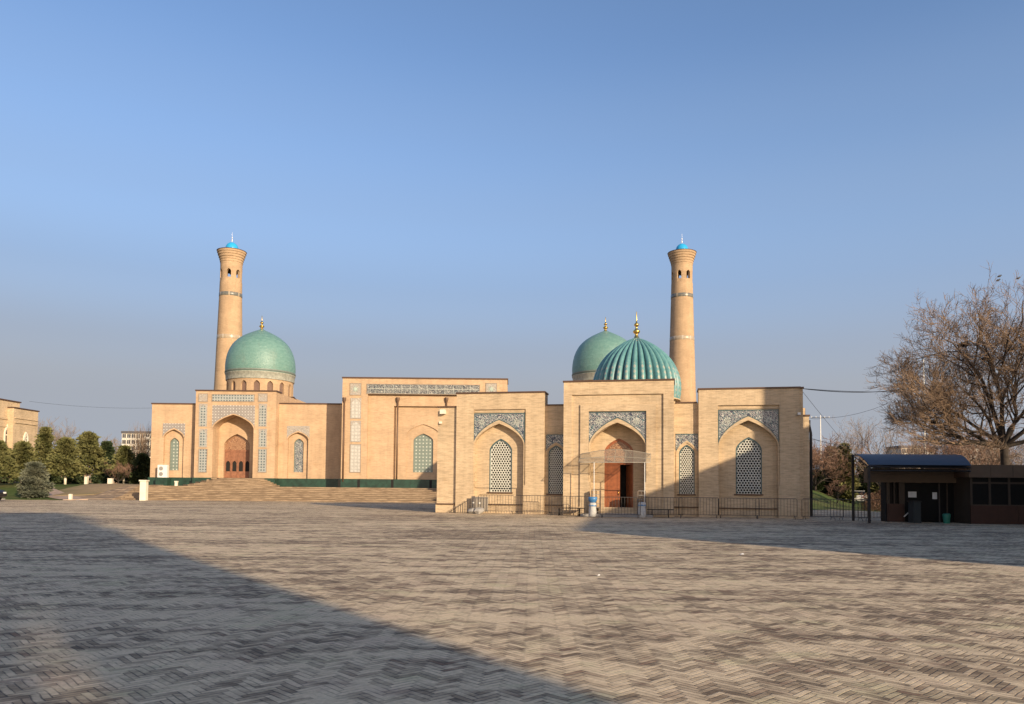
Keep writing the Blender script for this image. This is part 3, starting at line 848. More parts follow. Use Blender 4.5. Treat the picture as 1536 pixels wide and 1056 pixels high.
# ribbed dome
DC_ = at(954.5, 590, 56.0)
dl = FMI @ (Vector((DC_.x, DC_.y, 0)) - FO)
def zz_(py): return at(954, py, 56.0).z
RD = 65.5/1130*56.0
prof = [(RD*0.965, zz_(602)), (RD*0.985, zz_(595)), (RD, zz_(583)), (RD*0.985, zz_(572)), (RD*0.945, zz_(562)), (RD*0.875, zz_(551)), (RD*0.77, zz_(540)), (RD*0.63, zz_(530)), (RD*0.47, zz_(521.5)), (RD*0.29, zz_(514)), (RD*0.13, zz_(509)), (0.06, zz_(506))]
def refine(pr, k=3):
    """Catmull-Rom through the profile"""
    out = []
    P = [pr[0]] + pr + [pr[-1]]
    for i in range(1, len(P)-2):
        for s in range(k):
            t = s/k
            o = []
            for c in (0, 1):
                a, b, c_, d = P[i-1][c], P[i][c], P[i+1][c], P[i+2][c]
                o.append(0.5*((2*b)+(-a+c_)*t+(2*a-5*b+4*c_-d)*t*t+(-a+3*b-3*c_+d)*t**3))
            out.append((max(o[0], 0.01), o[1]))
    out.append(pr[-1]); return out
def scal(t, r, z):
    ph = (t * NRIB/(2*PI)) % 1.0
    return r * (0.88 + 0.135 * math.sin(PI*ph)**0.6) if r > 0.3 else r
db = MB(); db.lathe(refine(prof), (dl.x, dl.y, 0), NRIB*10, True, 0, scal)
# the shader reads angle round the object's own origin, so the dome gets its origin on its axis
db.v = [(x-dl.x, y-dl.y, z) for (x, y, z) in db.v]
dome = db.build('dome', M['rib'], maus, (dl.x, dl.y, 0))
dr = MB(); dr.lathe([(RD*0.90, BZ), (RD*0.90, zz_(603)), (RD*1.0, zz_(602.5)), (RD*1.0, zz_(601))], (dl.x, dl.y, 0), 48, False); dr.build('drum', M['brick'], maus)
def finial(mb, c, z0, h, r):
    mb.lathe([(r*0.9, z0), (r*0.5, z0+h*0.10), (r*0.35, z0+h*0.13), (r*1.0, z0+h*0.22), (r*1.05, z0+h*0.27), (r*0.35, z0+h*0.35), (r*0.3, z0+h*0.42), (r*0.72, z0+h*0.48), (r*0.72, z0+h*0.52), (r*0.25, z0+h*0.58), (r*0.15, z0+h*0.68), (r*0.12, z0+h*0.97), (0.004, z0+h)], c, 14, True)
fi = MB(); finial(fi, (0, 0, 0), zz_(507.5), zz_(467)-zz_(507.5), 0.25); fi.build('finial', M['gold'], dome)
# downpipe at the right end
dp = MB(); dp.tube([(xr2+0.10, 0.45, 0.1), (xr2+0.10, 0.45, zr-0.9), (xr2+0.02, 0.45, zr-0.5), (xr2+0.02, 0.45, zr-0.2)], 0.07, 8); dp.build('downpipe', M['blackmetal'], maus)
for (lx_, lz_, ls_) in ((665, 618, 0.26), (661, 634, 0.13)):
    x_, z_ = FP(lx_, lz_, 0.1); q = MB(); q.cbox((x_, 0.17-ls_/2-0.03, z_), (ls_*1.2, ls_, ls_)); q.cbox((x_, 0.15, z_), (0.05, 0.06, 0.05)); q.build('floodlight', M['limewash'], maus)
cm_ = MB(); x_, z_ = FP(1198, 621, 0.0); cm_.cbox((x_, -0.12, z_), (0.14, 0.22, 0.13)); cm_.build('camera_housing', M['whitepaint'], maus)

# ------------------------------------------------------------------ entrance canopy
def translucent(name, col, tr):
    t = NT(name); t.out(col, 0.25)
    tb = t.n('ShaderNodeBsdfTransparent'); tb.inputs[0].default_value = (0.93, 0.92, 0.88, 1)
    ms = t.n('ShaderNodeMixShader'); ms.inputs[0].default_value = tr
    t.l(t.b.outputs[0], ms.inputs[1]); t.l(tb.outputs[0], ms.inputs[2])
    o = [n for n in t.t.nodes if n.type == 'OUTPUT_MATERIAL'][0]; t.l(ms.outputs[0], o.inputs[0])
    return t.m
M['poly'] = translucent('smoky_polycarbonate', (0.42, 0.37, 0.30), 0.66)
M['canopyframe'] = plain('dull_cream_metal', (0.42, 0.38, 0.31), 0.5)
can = thing('entrance_canopy', 'translucent curved sheet canopy on thin white posts over the open wooden door', 'canopy', FO, FA)
yf_ = YC - 1.3
qx0 = FP(868, 694, yf_)[0]; qx1 = FP(975, 694, yf_)[0]; qz0 = FP(927, 693.5, yf_)[1]; qz1 = FP(927, 681, YC)[1]
rise = 0.24
sh = MB(); N_ = 12; vs = []; fs = []
for j in range(5):
    v = j/4
    for i in range(N_+1):
        u = i/N_
        vs.append((qx0+(qx1-qx0)*u, yf_+(YC-0.02-yf_)*v, qz0+(qz1-qz0)*v + rise*math.sin(PI*u)*v + 0.03))
for j in range(4):
    for i in range(N_): a = j*(N_+1)+i; fs.append((a, a+1, a+N_+2, a+N_+1))
sh.add(vs, fs, True); sh.build('roof_sheet', M['poly'], can)
fr = MB()
def cz(u, v): return qz0+(qz1-qz0)*v + rise*math.sin(PI*u)*v
for v in (0, 0.42, 1.0):
    fr.tube([(qx0+(qx1-qx0)*i/N_, yf_+(YC-0.03-yf_)*v, cz(i/N_, v)) for i in range(N_+1)], 0.022, 5)
for u in (0, 0.36, 0.5, 0.65, 0.94, 1.0):
    fr.tube([(qx0+(qx1-qx0)*u, yf_+(YC-0.03-yf_)*v/4, cz(u, v/4)) for v in range(5)], 0.018, 5)
fr.build('frame', M['canopyframe'], can)
for px in (891, 967):
    x_ = FP(px, 730, yf_)[0]; p_ = MB(); p_.tube([(x_, yf_, 0.0), (x_, yf_, qz0)], 0.020, 6); p_.build('post', M['whitepaint'], can)

# ------------------------------------------------------------------ barriers
def local_root(name, label, cat, x, y, rot=0.0, group=None):
    p = Matrix.Rotation(FA, 3, 'Z') @ Vector((x, y, 0)) + FO
    return thing(name, label, cat, p, FA + rot, group)
def make_barrier(w=2.1, h=1.08):
    root = thing('crowd_barrier', '', 'barrier')
    f = MB(); r = 0.016
    f.tube([(-w/2, 0, 0.15), (-w/2, 0, h-0.06), (-w/2+0.06, 0, h), (w/2-0.06, 0, h), (w/2, 0, h-0.06), (w/2, 0, 0.15)], r, 5)
    f.tube([(-w/2, 0, 0.17), (w/2, 0, 0.17)], r*0.8, 5)
    f.build('frame', M['steel'], root)
    b = MB(); n = 13
    for i in range(1, n): b.tube([(-w/2+w*i/n, 0, 0.17), (-w/2+w*i/n, 0, h)], 0.011, 4, cap=False)
    b.build('bars', M['steel'], root)
    for s in (-1, 1):
        g = MB(); g.tube([(s*(w/2-0.12), -0.26, 0.0), (s*(w/2-0.12), -0.22, 0.09), (s*(w/2-0.12), 0, 0.19), (s*(w/2-0.12), 0.22, 0.09), (s*(w/2-0.12), 0.26, 0.0)], 0.014, 5)
        g.build('foot', M['steel'], root)
    return root
proto = make_barrier()
bars_ = [  # pixel x of the centre, local depth, turn, label
    (744, -0.75, 0, 'steel crowd barrier in front of the left lattice window niche'),
    (800, -0.8, 1, 'steel crowd barrier at the brick corner left of the narrow shaded window'),
    (852, -1.9, -1, 'steel crowd barrier at the left edge of the portal by the left bench'),
    (930, -3.2, 1, 'steel crowd barrier standing before the open wooden door'),
    (994, -2.15, 0, 'steel crowd barrier right of the portal in front of the right bench'),
    (1048, -1.2, 1, 'steel crowd barrier before the narrow half-shaded lattice window'),
    (1108, -1.2, -1, 'steel crowd barrier under the wide right lattice window'),
    (1164, -1.2, 0, 'steel crowd barrier right of the wide right window niche'),
]
for i, (px, yl, a, lab) in enumerate(bars_):
    o = proto if i == 0 else copy_tree(proto)
    x_ = FP(px, 760, yl)[0]
    o.location = Matrix.Rotation(FA, 3, 'Z') @ Vector((x_, yl, 0)) + FO
    o.rotation_euler.z = FA + R(a)
    tag(o, lab, 'barrier', 'crowd barriers in front of the mausoleum')
for (px, Y, rot, lab) in [(1234, 39.6, -6, 'steel crowd barrier just right of the mausoleum corner, grass bank behind'),
                          (1276, 39.0, 2, 'steel crowd barrier between the two black shelter posts'),
                          (1318, 38.4, 0, 'steel crowd barrier touching the left edge of the guard cabin')]:
    o = copy_tree(proto); p = at(px, 775, Y); o.location = (p.x, p.y, 0); o.rotation_euler.z = R(rot)
    tag(o, lab, 'barrier', 'crowd barriers in front of the mausoleum')
# sloping railing beside the left block
rl = thing('ramp_railing', 'sloping thin metal railing rising beside the left brick block', 'railing', FO, FA)
x0_, z0_ = FP(681, 769, -0.7); x1_, z1_ = FP(712, 744, -0.7)
q = MB(); q.tube([(x0_-0.3, -0.7, 0.05), (x1_, -0.7, z1_), (x1_, -0.7, 0.0)], 0.018, 5); q.tube([(x0_-0.3, -0.7, 0.05), (x1_, -0.7, 0.06)], 0.012, 5); q.build('rail', M['steel'], rl)
q = MB()
for i in range(1, 11):
    t = i/11; x_ = x0_-0.3+(x1_-x0_+0.3)*t; q = MB(); q.tube([(x_, -0.7, 0.05), (x_, -0.7, 0.05+(z1_-0.05)*t)], 0.011, 4, cap=False); q.build('bar', M['steel'], rl)
# board and stone at the left niche
bd = local_root('notice_board', 'grey sheet metal board leaning by the left niche behind the railing', 'board', FP(722, 760, -0.35)[0], -0.35)
q = MB(); q.box(-0.40, 0.40, 0, 0.04, 0.12, 0.98); q.build('panel', plain('grey_sheet', (0.30, 0.26, 0.21), 0.7), bd)
q = MB(); q.box(-0.60, -0.405, 0.0, 0.05, 0.10, 1.0); q.build('side_panel', plain('dark_grey_sheet', (0.15, 0.13, 0.115), 0.7), bd)
for dx, dz in ((-0.48, 0.62), (-0.10, 0.60)):
    q = MB(); q.cbox((dx, -0.012, dz), (0.09, 0.02, 0.09)); q.build('sticker', M['whitepaint'], bd)
random.seed(4)
def rock(mb, c, r, sq=0.6, n=8):
    vs = []; fs = []
    for j in range(5):
        ph = -PI/2 + PI*j/4
        for k in range(n):
            t = 2*PI*k/n; rr = r*(0.85+0.3*random.random())
            vs.append((c[0]+rr*math.cos(ph)*math.cos(t), c[1]+rr*math.cos(ph)*math.sin(t), c[2]+rr*sq*math.sin(ph)))
    for j in range(4):
        for k in range(n): fs.append((j*n+k, j*n+(k+1) % n, (j+1)*n+(k+1) % n, (j+1)*n+k))
    mb.add(vs, fs)
for i, (px, rr, lab) in enumerate([(708, 0.30, 'pale rough stone at the foot of the grey board, left one'), (719, 0.34, 'pale rough stone at the foot of the grey board, right one')]):
    q = MB(); rock(q, (0, 0, rr*0.45), rr); o = q.build('boulder', M['concrete'])
    o.location = Matrix.Rotation(FA, 3, 'Z') @ Vector((FP(px, 765, -0.8)[0], -0.8 - 0.1*i, 0)) + FO
    tag(o, lab, 'stone')
# benches
def bench(px0, px1, yl, label):
    x0 = FP(px0, 765, yl)[0]; x1 = FP(px1, 765, yl)[0]; w = x1-x0
    b = local_root('bench', label, 'bench', (x0+x1)/2, yl)
    for k in range(4):
        q = MB(); q.box(-w/2, w/2, -0.22+k*0.115, -0.12+k*0.115, 0.40, 0.445); q.build('seat_plank', plain('dark_bench_wood_%d' % k, (0.07, 0.045, 0.03), 0.8), b)
    for s in (-1, 1):
        q = MB(); q.tube([(s*(w/2-0.25), -0.2, 0), (s*(w/2-0.25), -0.18, 0.4), (s*(w/2-0.25), 0.18, 0.4), (s*(w/2-0.25), 0.2, 0)], 0.025, 6); q.build('leg', M['blackmetal'], b)
bench(832, 876, -1.45, 'low dark wooden bench in the sun left of the portal')
bench(971, 1010, -1.5, 'low dark wooden bench in shade right of the portal')
q = MB(); q.box(-0.45, 0.45, -0.15, 0.15, 0, 0.34)
# shoe racks either side of the door
def shoe_rack(px, yl, w, label):
    o = local_root('shoe_rack', label, 'rack', FP(px, 750, yl)[0], yl)
    for s in (-1, 1):
        q = MB(); q.box(s*w/2-0.03, s*w/2+0.03, -0.14, 0.14, 0.13, 1.42); q.build('side_panel', M['rackmetal'], o)
    q = MB(); q.box(-0.018, 0.018, -0.14, 0.14, 0.2, 1.40); q.build('divider', M['rackmetal'], o)
    for k in range(6):
        q = MB(); q.box(-w/2+0.03, w/2-0.03, -0.141, 0.141, 0.22+k*0.235, 0.25+k*0.235); q.build('shelf', M['concrete'], o)
shoe_rack(894, YC-0.25, 0.46, 'open shoe rack in sunlight left of the door')
shoe_rack(962.5, YC-0.20, 0.40, 'open shoe rack in shade right of the door')
M['bagwhite'] = plain('grey_white_sacking', (0.48, 0.48, 0.46), 0.8, var=0.25, scale=8)
# bins wrapped in white bags
def wrapped_bin(px, yl, h, label, lid):
    o = local_root('wrapped_bin', label, 'bin', FP(px, 765, yl)[0], yl)
    q = MB(); pr = [(0.15, 0.02), (0.19, 0.10), (0.205, 0.35), (0.185, 0.55), (0.20, h-0.12), (0.17, h-0.02), (0.10, h)]
    q.lathe(refine(pr, 2), (0, 0, 0), 18, True, 0, lambda t, r, z: r*(1+0.05*math.sin(5*t+z*9)+0.03*math.sin(11*t)))
    q.build('bag', M['bagwhite'], o)
    q = MB(); q.lathe([(0.19, h-0.20), (0.205, h-0.19), (0.205, h-0.14), (0.19, h-0.13)] , (0, 0, 0), 18); q.build('strap', M['skyblue'], o)
    if lid:
        q = MB(); q.lathe([(0.15, h), (0.23, h+0.12), (0.25, h+0.28), (0.2, h+0.30)], (0, 0, 0), 18); q.build('bucket', M['skyblue'], o)
wrapped_bin(889, YC-2.1, 0.78, 'bin in a white bag with a blue bucket on top, left of the door', True)
wrapped_bin(963, YC-2.1, 0.84, 'bin in a white bag beside the right canopy post', False)
tb = local_root('folding_stool', 'small dark folding stool at the end of the left bench', 'stool', FP(872, 765, -2.1)[0], -2.1)
q = MB(); q.box(-0.2, 0.2, -0.16, 0.16, 0.42, 0.45); q.build('seat', M['blackmetal'], tb)
for s in (-1, 1):
    q = MB(); q.tube([(s*0.18, -0.15, 0), (s*0.18, 0.15, 0.42)], 0.013, 5); q.tube([(s*0.18, 0.15, 0), (s*0.18, -0.15, 0.42)], 0.013, 5); q.build('leg', M['blackmetal'], tb)

# ================================================================== MOSQUE (Friday mosque behind, on its terrace)
YM = 80.0
ter = MB(); TX0, TX1 = at(216, 740, 74).x, 22.0
NST = 8; TH = 1.32
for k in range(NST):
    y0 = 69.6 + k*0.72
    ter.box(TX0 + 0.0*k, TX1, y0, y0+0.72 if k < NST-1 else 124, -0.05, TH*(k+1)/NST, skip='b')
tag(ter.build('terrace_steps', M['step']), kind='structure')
# dark lines painted on the risers read as courses; slanting rubble bank at the left end
rb = MB()
random.seed(3)
vs = []; fs = []
nx_, ny_ = 16, 14
for j in range(ny_+1):
    for i in range(nx_+1):
        x = TX0 - 5.0 + 5.0*i/nx_; y = 68.2 + 12*j/ny_
        hgt = TH*smooth01((y-68.2)/6.5)*(0.35+0.65*smooth01(i/nx_*1.3)) + 0.02
        vs.append((x, y, -0.08 if (j == 0 or i == nx_) else max(h_left(x, y)+0.03, hgt + random.uniform(-0.07, 0.07))))
for j in range(ny_):
    for i in range(nx_): a = j*(nx_+1)+i; fs.append((a, a+1, a+nx_+2, a+nx_+1))
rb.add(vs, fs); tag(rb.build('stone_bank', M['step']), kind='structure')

mosq = thing('friday_mosque', 'large cream brick mosque with two mint green domes and tall iwan on stepped terrace', 'mosque', (0, YM, 0))
Bm = MB(); Cm = ML(); PARTS = []; PL = ML()
ZB = TH
ZP = at(300, 716.5, YM).z
def m_at(px, py, yl=0.0):
    p = at(px, py, YM + yl); return p.x, p.z
def m_cop(x0, x1, y0, y1, z): Cm.box(x0-0.08, x1+0.08, y0-0.08, y1+0.08, z+0.004, z+0.14)
def plinth(x0, x1, y0, y1, z1=None):
    PL.box(x0, x1, y0, y1, ZB, z1 or ZP, skip='b')
def panel(px0, px1, py0, py1, yl, mat, name, t=0.03, lab=None):
    x0, z1 = m_at(px0, py0, yl); x1, z0 = m_at(px1, py1, yl)
    q = MB(); q.box(x0, x1, yl-t, yl-0.003, z0, z1); PARTS.append((q, mat, name))
    g = MB(); w = 0.07
    for (a, b, c, d) in ((x0-w, x1+w, z1, z1+w), (x0-w, x1+w, z0-w, z0), (x0-w, x0, z0, z1), (x1, x1+w, z0, z1)):
        g.box(a, b, yl-t-0.02, yl-0.003, c, d)
    PARTS.append((g, 'mtrim', 'panel_frame'))
def tall_panel(px0, px1, py0, py1, yl, mat):
    """tile strip with an arched head"""
    x0, z1 = m_at(px0, py0, yl); x1, z0 = m_at(px1, py1, yl)
    q = MB(); A = arch((x0+x1)/2, (x1-x0)/2-0.10, z0+0.08, z1-0.62, z1-0.12, 6)
    q.poly([(p[0], yl-0.04, p[1]) for p in A]); PARTS.append((q, mat, 'tile_panel'))
    g = MB(); face_hole(g, x0, x1, z0, z1, yl-0.045, A); 
    for (a, b) in ((x0, x0), (x1, x1)): g.poly([(a, yl-0.045, z0), (a, yl, z0), (a, yl, z1), (a, yl-0.045, z1)])
    PARTS.append((g, 'mgrey', 'panel_frame'))
M['mtrim'] = plain('grey_brown_tile_trim', (0.30, 0.24, 0.18), 0.6)
M['mgrey'] = tilework('grey_relief_tile', (0.30, 0.25, 0.20), (0.46, 0.42, 0.36), (0.25, 0.25, 0.25), 3.0, 0.3)
def mwin(A, y, mat, depth=0.2):
    q = MB(); q.poly([(p[0], y+depth, p[1]) for p in A]); PARTS.append((q, mat, 'window'))
    c = (A[0][0]+A[-1][0])/2
    f = MB(); inn = [(c+(p[0]-c)*0.88, A[0][1]+0.06+(p[1]-A[0][1])*0.955) for p in A]
    rim(f, inn, A, y+depth-0.06, y+depth); PARTS.append((f, 'teal2', 'window_frame'))
M['teal2'] = plain('grey_green_frame', (0.16, 0.20, 0.18), 0.5)

def wing(px0, px1, ptop, sp, apex_o, apex_i, tail, nich, win, wapex, wspr, wbot, wmat, spmat):
    x0 = m_at(px0, 680)[0]; x1 = m_at(px1, 680)[0]; xm = (px0+px1)/2
    zt = m_at(xm, ptop)[1]
    dn = 0.32
    nx0 = m_at(nich[0], 680)[0]; nx1 = m_at(nich[1], 680)[0]; c = (nx0+nx1)/2; hw = (nx1-nx0)/2
    A = arch(c, hw, ZP, m_at(xm, tail)[1], m_at(xm, apex_i)[1])
    face_hole(Bm, x0, x1, ZP, zt, 0, A); reveal(Bm, A, 0, dn)
    Ao = arch(c, hw+0.10, ZP, m_at(xm, tail)[1], m_at(xm, apex_o)[1])
    rim(Bm, A[1:-1], Ao[1:-1], -0.05, 0)
    S = MB(); sx0 = m_at(sp[0], 680)[0]; sx1 = m_at(sp[1], 680)[0]
    As = arch(c, (sx1-sx0)/2, ZP, m_at(xm, tail)[1], m_at(xm, apex_o)[1])
    spandrel(S, As, m_at(xm, sp[2])[1], 0, 0.03); PARTS.append((S, spmat, 'spandrel'))
    wx0 = m_at(win[0], 690, dn)[0]; wx1 = m_at(win[1], 690, dn)[0]
    WA = arch((wx0+wx1)/2, (wx1-wx0)/2, m_at(xm, wbot, dn)[1], m_at(xm, wspr, dn)[1], m_at(xm, wapex, dn)[1])
    face_hole(Bm, nx0-0.01, nx1+0.01, ZP, A[len(A)//2][1]+0.04, dn, WA); reveal(Bm, WA, dn, dn+0.2)
    mwin(WA, dn, wmat)
    Bm.box(x0, x1, 0, 14, ZB, zt, skip='fb')
    m_cop(x0, x1, 0, 0.5, zt)
    return x0, x1, zt
WL = wing(226, 291, 606.5, (243, 276.5, 635), 642, 644, 656, (245, 275), (254, 268), 656.5, 664, 705.5, 'girih', 'tilemosque')
WR = wing(411, 512, 606.5, (430, 464, 639), 646.5, 648.5, 659, (431.5, 462), (440.5, 455), 658, 665, 708.5, 'tile', 'mgrey')
for (a, b) in ((WL[0]-0.15, m_at(292, 700)[0]), (m_at(410, 700)[0], WR[1])): plinth(a, b, -0.15, 0.4)
# portal block
YP = -1.1
def p_at(px, py): return m_at(px, py, YP)
px0 = p_at(291.5, 680)[0]; px1 = p_at(412.5, 680)[0]; zt = p_at(350, 587)[1]
nx0 = p_at(318.5, 680)[0]; nx1 = p_at(379.5, 680)[0]; c = (nx0+nx1)/2; hw = (nx1-nx0)/2
A = arch(c, hw, ZP, p_at(350, 643)[1], p_at(350, 622)[1])
face_hole(Bm, px0, px1, ZP, zt, YP, A)
PD = YP + 1.7
reveal(Bm, A, YP, PD)
rim(Bm, A[1:-1], arch(c, hw+0.10, ZP, p_at(350, 642)[1], p_at(350, 620.5)[1])[1:-1], YP-0.06, YP)
S = MB(); sx0 = p_at(317, 680)[0]; sx1 = p_at(381, 680)[0]
spandrel(S, arch((sx0+sx1)/2, (sx1-sx0)/2, ZP, p_at(350, 641.5)[1], p_at(350, 620.3)[1]), p_at(350, 608)[1], YP, 0.03); PARTS.append((S, 'tilemosque', 'spandrel'))
Bm.box(px0, px1, YP, 9, ZB, zt, skip='fb'); m_cop(px0, px1, YP, 0.5, zt); plinth(px0-0.1, px1+0.1, YP-0.12, 0.3)
panel(319, 381, 592, 602, YP, 'girih2', 'frieze')
for a in (299, 388.5):
    panel(a, a+12, 591, 602, YP, 'mgrey', 'square_panel')
    for (t0, t1) in ((605.5, 640), (643, 671)): tall_panel(a, a+11.5, t0, t1, YP, 'girih2')
    panel(a, a+10.5, 674, 708, YP, 'girih2', 'tile_panel')
dx0 = m_at(335, 700, PD)[0]; dx1 = m_at(374, 700, PD)[0]; dc = (dx0+dx1)/2; dh = (dx1-dx0)/2
zl0 = m_at(355, 674.5, PD)[1]; tza = m_at(355, 651, PD)[1]
DA = arch(dc, dh, ZP, m_at(355, 668, PD)[1], tza)
face_hole(Bm, nx0-0.02, nx1+0.02, ZP, A[len(A)//2][1]+0.05, PD, DA); reveal(Bm, DA, PD, PD+0.5)
q = MB(); q.poly([(p[0], PD+0.4, p[1]) for p in arch(dc, dh, zl0, m_at(355, 668, PD)[1], tza)]); PARTS.append((q, 'carved', 'tympanum'))
dm = MB()
dm.box(dx0, dx1, PD+0.30, PD+0.48, zl0-0.22, zl0)
zt0 = ZP; zt1 = zl0-0.22
n = 4; w = (dx1-dx0)/n
holes = MB()
for k in range(n):
    a = dx0+k*w; hA = arch(a+w/2, w*0.33, m_at(355, 707, PD)[1], m_at(355, 695, PD)[1], m_at(355, 691, PD)[1], 5)
    face_hole(dm, a, a+w, zt0, zt1, PD+0.36, hA); reveal(dm, hA, PD+0.36, PD+0.46)
    holes.poly([(p[0], PD+0.45, p[1]) for p in hA])
    dm.box(a-0.04, a+0.04, PD+0.31, PD+0.36, zt0, zt1, skip='k')
PARTS.append((dm, 'door2', 'door')); PARTS.append((holes, 'dark', 'door_glass'))
# main iwan block
YI = -3.2
def i_at(px, py): return m_at(px, py, YI)
ix0 = i_at(512, 680)[0]; ix1 = i_at(760, 680)[0]; izt = i_at(636, 568.5)[1]
rx0, rz1 = i_at(552, 590); rx1 = i_at(719, 590)[0]
Bm.box(ix0, ix1, YI, 6, ZB, izt, skip='fb'); plinth(ix0-0.15, ix1+0.15, YI-0.15, 0.3)
Rr = rect(rx0, rx1, ZP, rz1); RDp = YI+0.35
face_hole(Bm, ix0, ix1, ZP, izt, YI, Rr); reveal(Bm, Rr, YI, RDp)
sx0, sz1 = m_at(591, 609, RDp); sx1 = m_at(680, 609, RDp)[0]
R2 = rect(sx0, sx1, ZP, sz1)
face_hole(Bm, rx0, rx1, ZP, rz1, RDp, R2); reveal(Bm, R2, RDp, RDp+0.3)
wc = m_at(634.5, 680, RDp+0.3)[0]; wh = (m_at(649, 680, RDp)[0]-m_at(619, 680, RDp)[0])/2
bA = arch(wc, wh*1.68, ZP, m_at(634, 652, RDp)[1], m_at(634, 636, RDp)[1])
face_hole(Bm, sx0, sx1, ZP, sz1, RDp+0.3, bA); reveal(Bm, bA, RDp+0.3, RDp+0.42)
wA = arch(wc, wh, m_at(634, 708.5, RDp)[1], m_at(634, 661, RDp)[1], m_at(634, 650, RDp)[1])
face_hole(Bm, sx0, sx1, ZP, sz1, RDp+0.42, wA); reveal(Bm, wA, RDp+0.42, RDp+0.62)
mwin(wA, RDp+0.42, 'girih')
panel(551, 719, 576.5, 591.5, YI, 'script', 'inscription_frieze')
fx0, fz0 = i_at(551, 591.5); fx1, fz1 = i_at(719, 576.5)
q = MB(); zm = fz0 + (fz1-fz0)*0.52
q.box(fx0+0.1, fx1-0.1, YI-0.045, YI-0.031, zm-0.025, zm+0.025, skip='k')
for k in range(1, 13):
    xx = fx0 + (fx1-fx0)*k/13; q.box(xx-0.02, xx+0.02, YI-0.047, YI-0.0455, fz0+0.12, fz1-0.12, skip='k')
PARTS.append((q, 'rosette', 'script_line'))
for a in (526, 729.5):
    panel(a, a+15, 575.5, 592, YI, 'mgrey', 'star_panel')
    q = MB(); cx, cz = i_at(a+7.5, 583.7)
    for k in range(8):
        t = PI/4*k; q.poly([(cx, YI-0.075, cz), (cx+0.13*math.cos(t-.4), YI-0.07, cz+0.13*math.sin(t-.4)), (cx+0.42*math.cos(t), YI-0.07, cz+0.42*math.sin(t)), (cx+0.13*math.cos(t+.4), YI-0.07, cz+0.13*math.sin(t+.4))])
    PARTS.append((q, 'girihw', 'star'))
M['girihw'] = plain('pale_green_glaze', (0.42, 0.50, 0.42), 0.3)
tall_panel(526, 541.5, 597, 628, YI, 'palegrid'); tall_panel(526, 541, 631, 663, YI, 'palegrid'); panel(526, 540, 667, 708, YI, 'palegrid', 'tile_panel')
m_cop(ix0, ix1, YI, 0.5, izt)
q = MB(); x_, z0 = i_at(509.5, 712); z1 = i_at(509.5, 575)[1]
Bm.box(ix0-0.0, ix0+0.28, YI-0.08, YI, ZP, z1, skip='k')
for jx in (509, 538, 588.5, 646):  # dark strips: plinth gaps, and the leftmost painted for the shaded corner
    xj, zj = m_at(jx, 722, YI-0.15); q = MB(); q.box(xj-0.13, xj+0.13, YI-0.165, YI-0.15, TH+0.01, ZP-0.05, skip='k'); PARTS.append((q, 'dark', 'plinth_gap_shade'))
# downpipes with funnels
def mpipe(px, py, yl):
    x_, z1 = m_at(px, py, yl); q = MB()
    q.tube([(x_, yl-0.12, ZP-0.3), (x_, yl-0.12, z1)], 0.085, 6); q.lathe([(0.09, z1-0.1), (0.19, z1+0.25), (0.19, z1+0.45)], (x_, yl-0.12, 0), 8)
    PARTS.append((q, 'pipe', 'downpipe'))
M['pipe'] = plain('brown_sheet_metal_pipe', (0.13, 0.075, 0.045), 0.5)
mpipe(413.5, 620, -0.0); mpipe(517, 603, YI); mpipe(597, 603, RDp); mpipe(670, 603, RDp)
# right half, mirrored massing (mostly hidden behind the mausoleum)
XM = (ix0+ix1)/2
for (a, b, z, y) in ((2*XM-px1, 2*XM-px0, zt, YP), (ix1, 2*XM-px1, WR[2], 0), (2*XM-px0, 2*XM-WL[0], WL[2], 0)):
    Bm.box(a, b, y, 14, ZB, z, skip='b'); m_cop(a, b, y, 0.5, z)
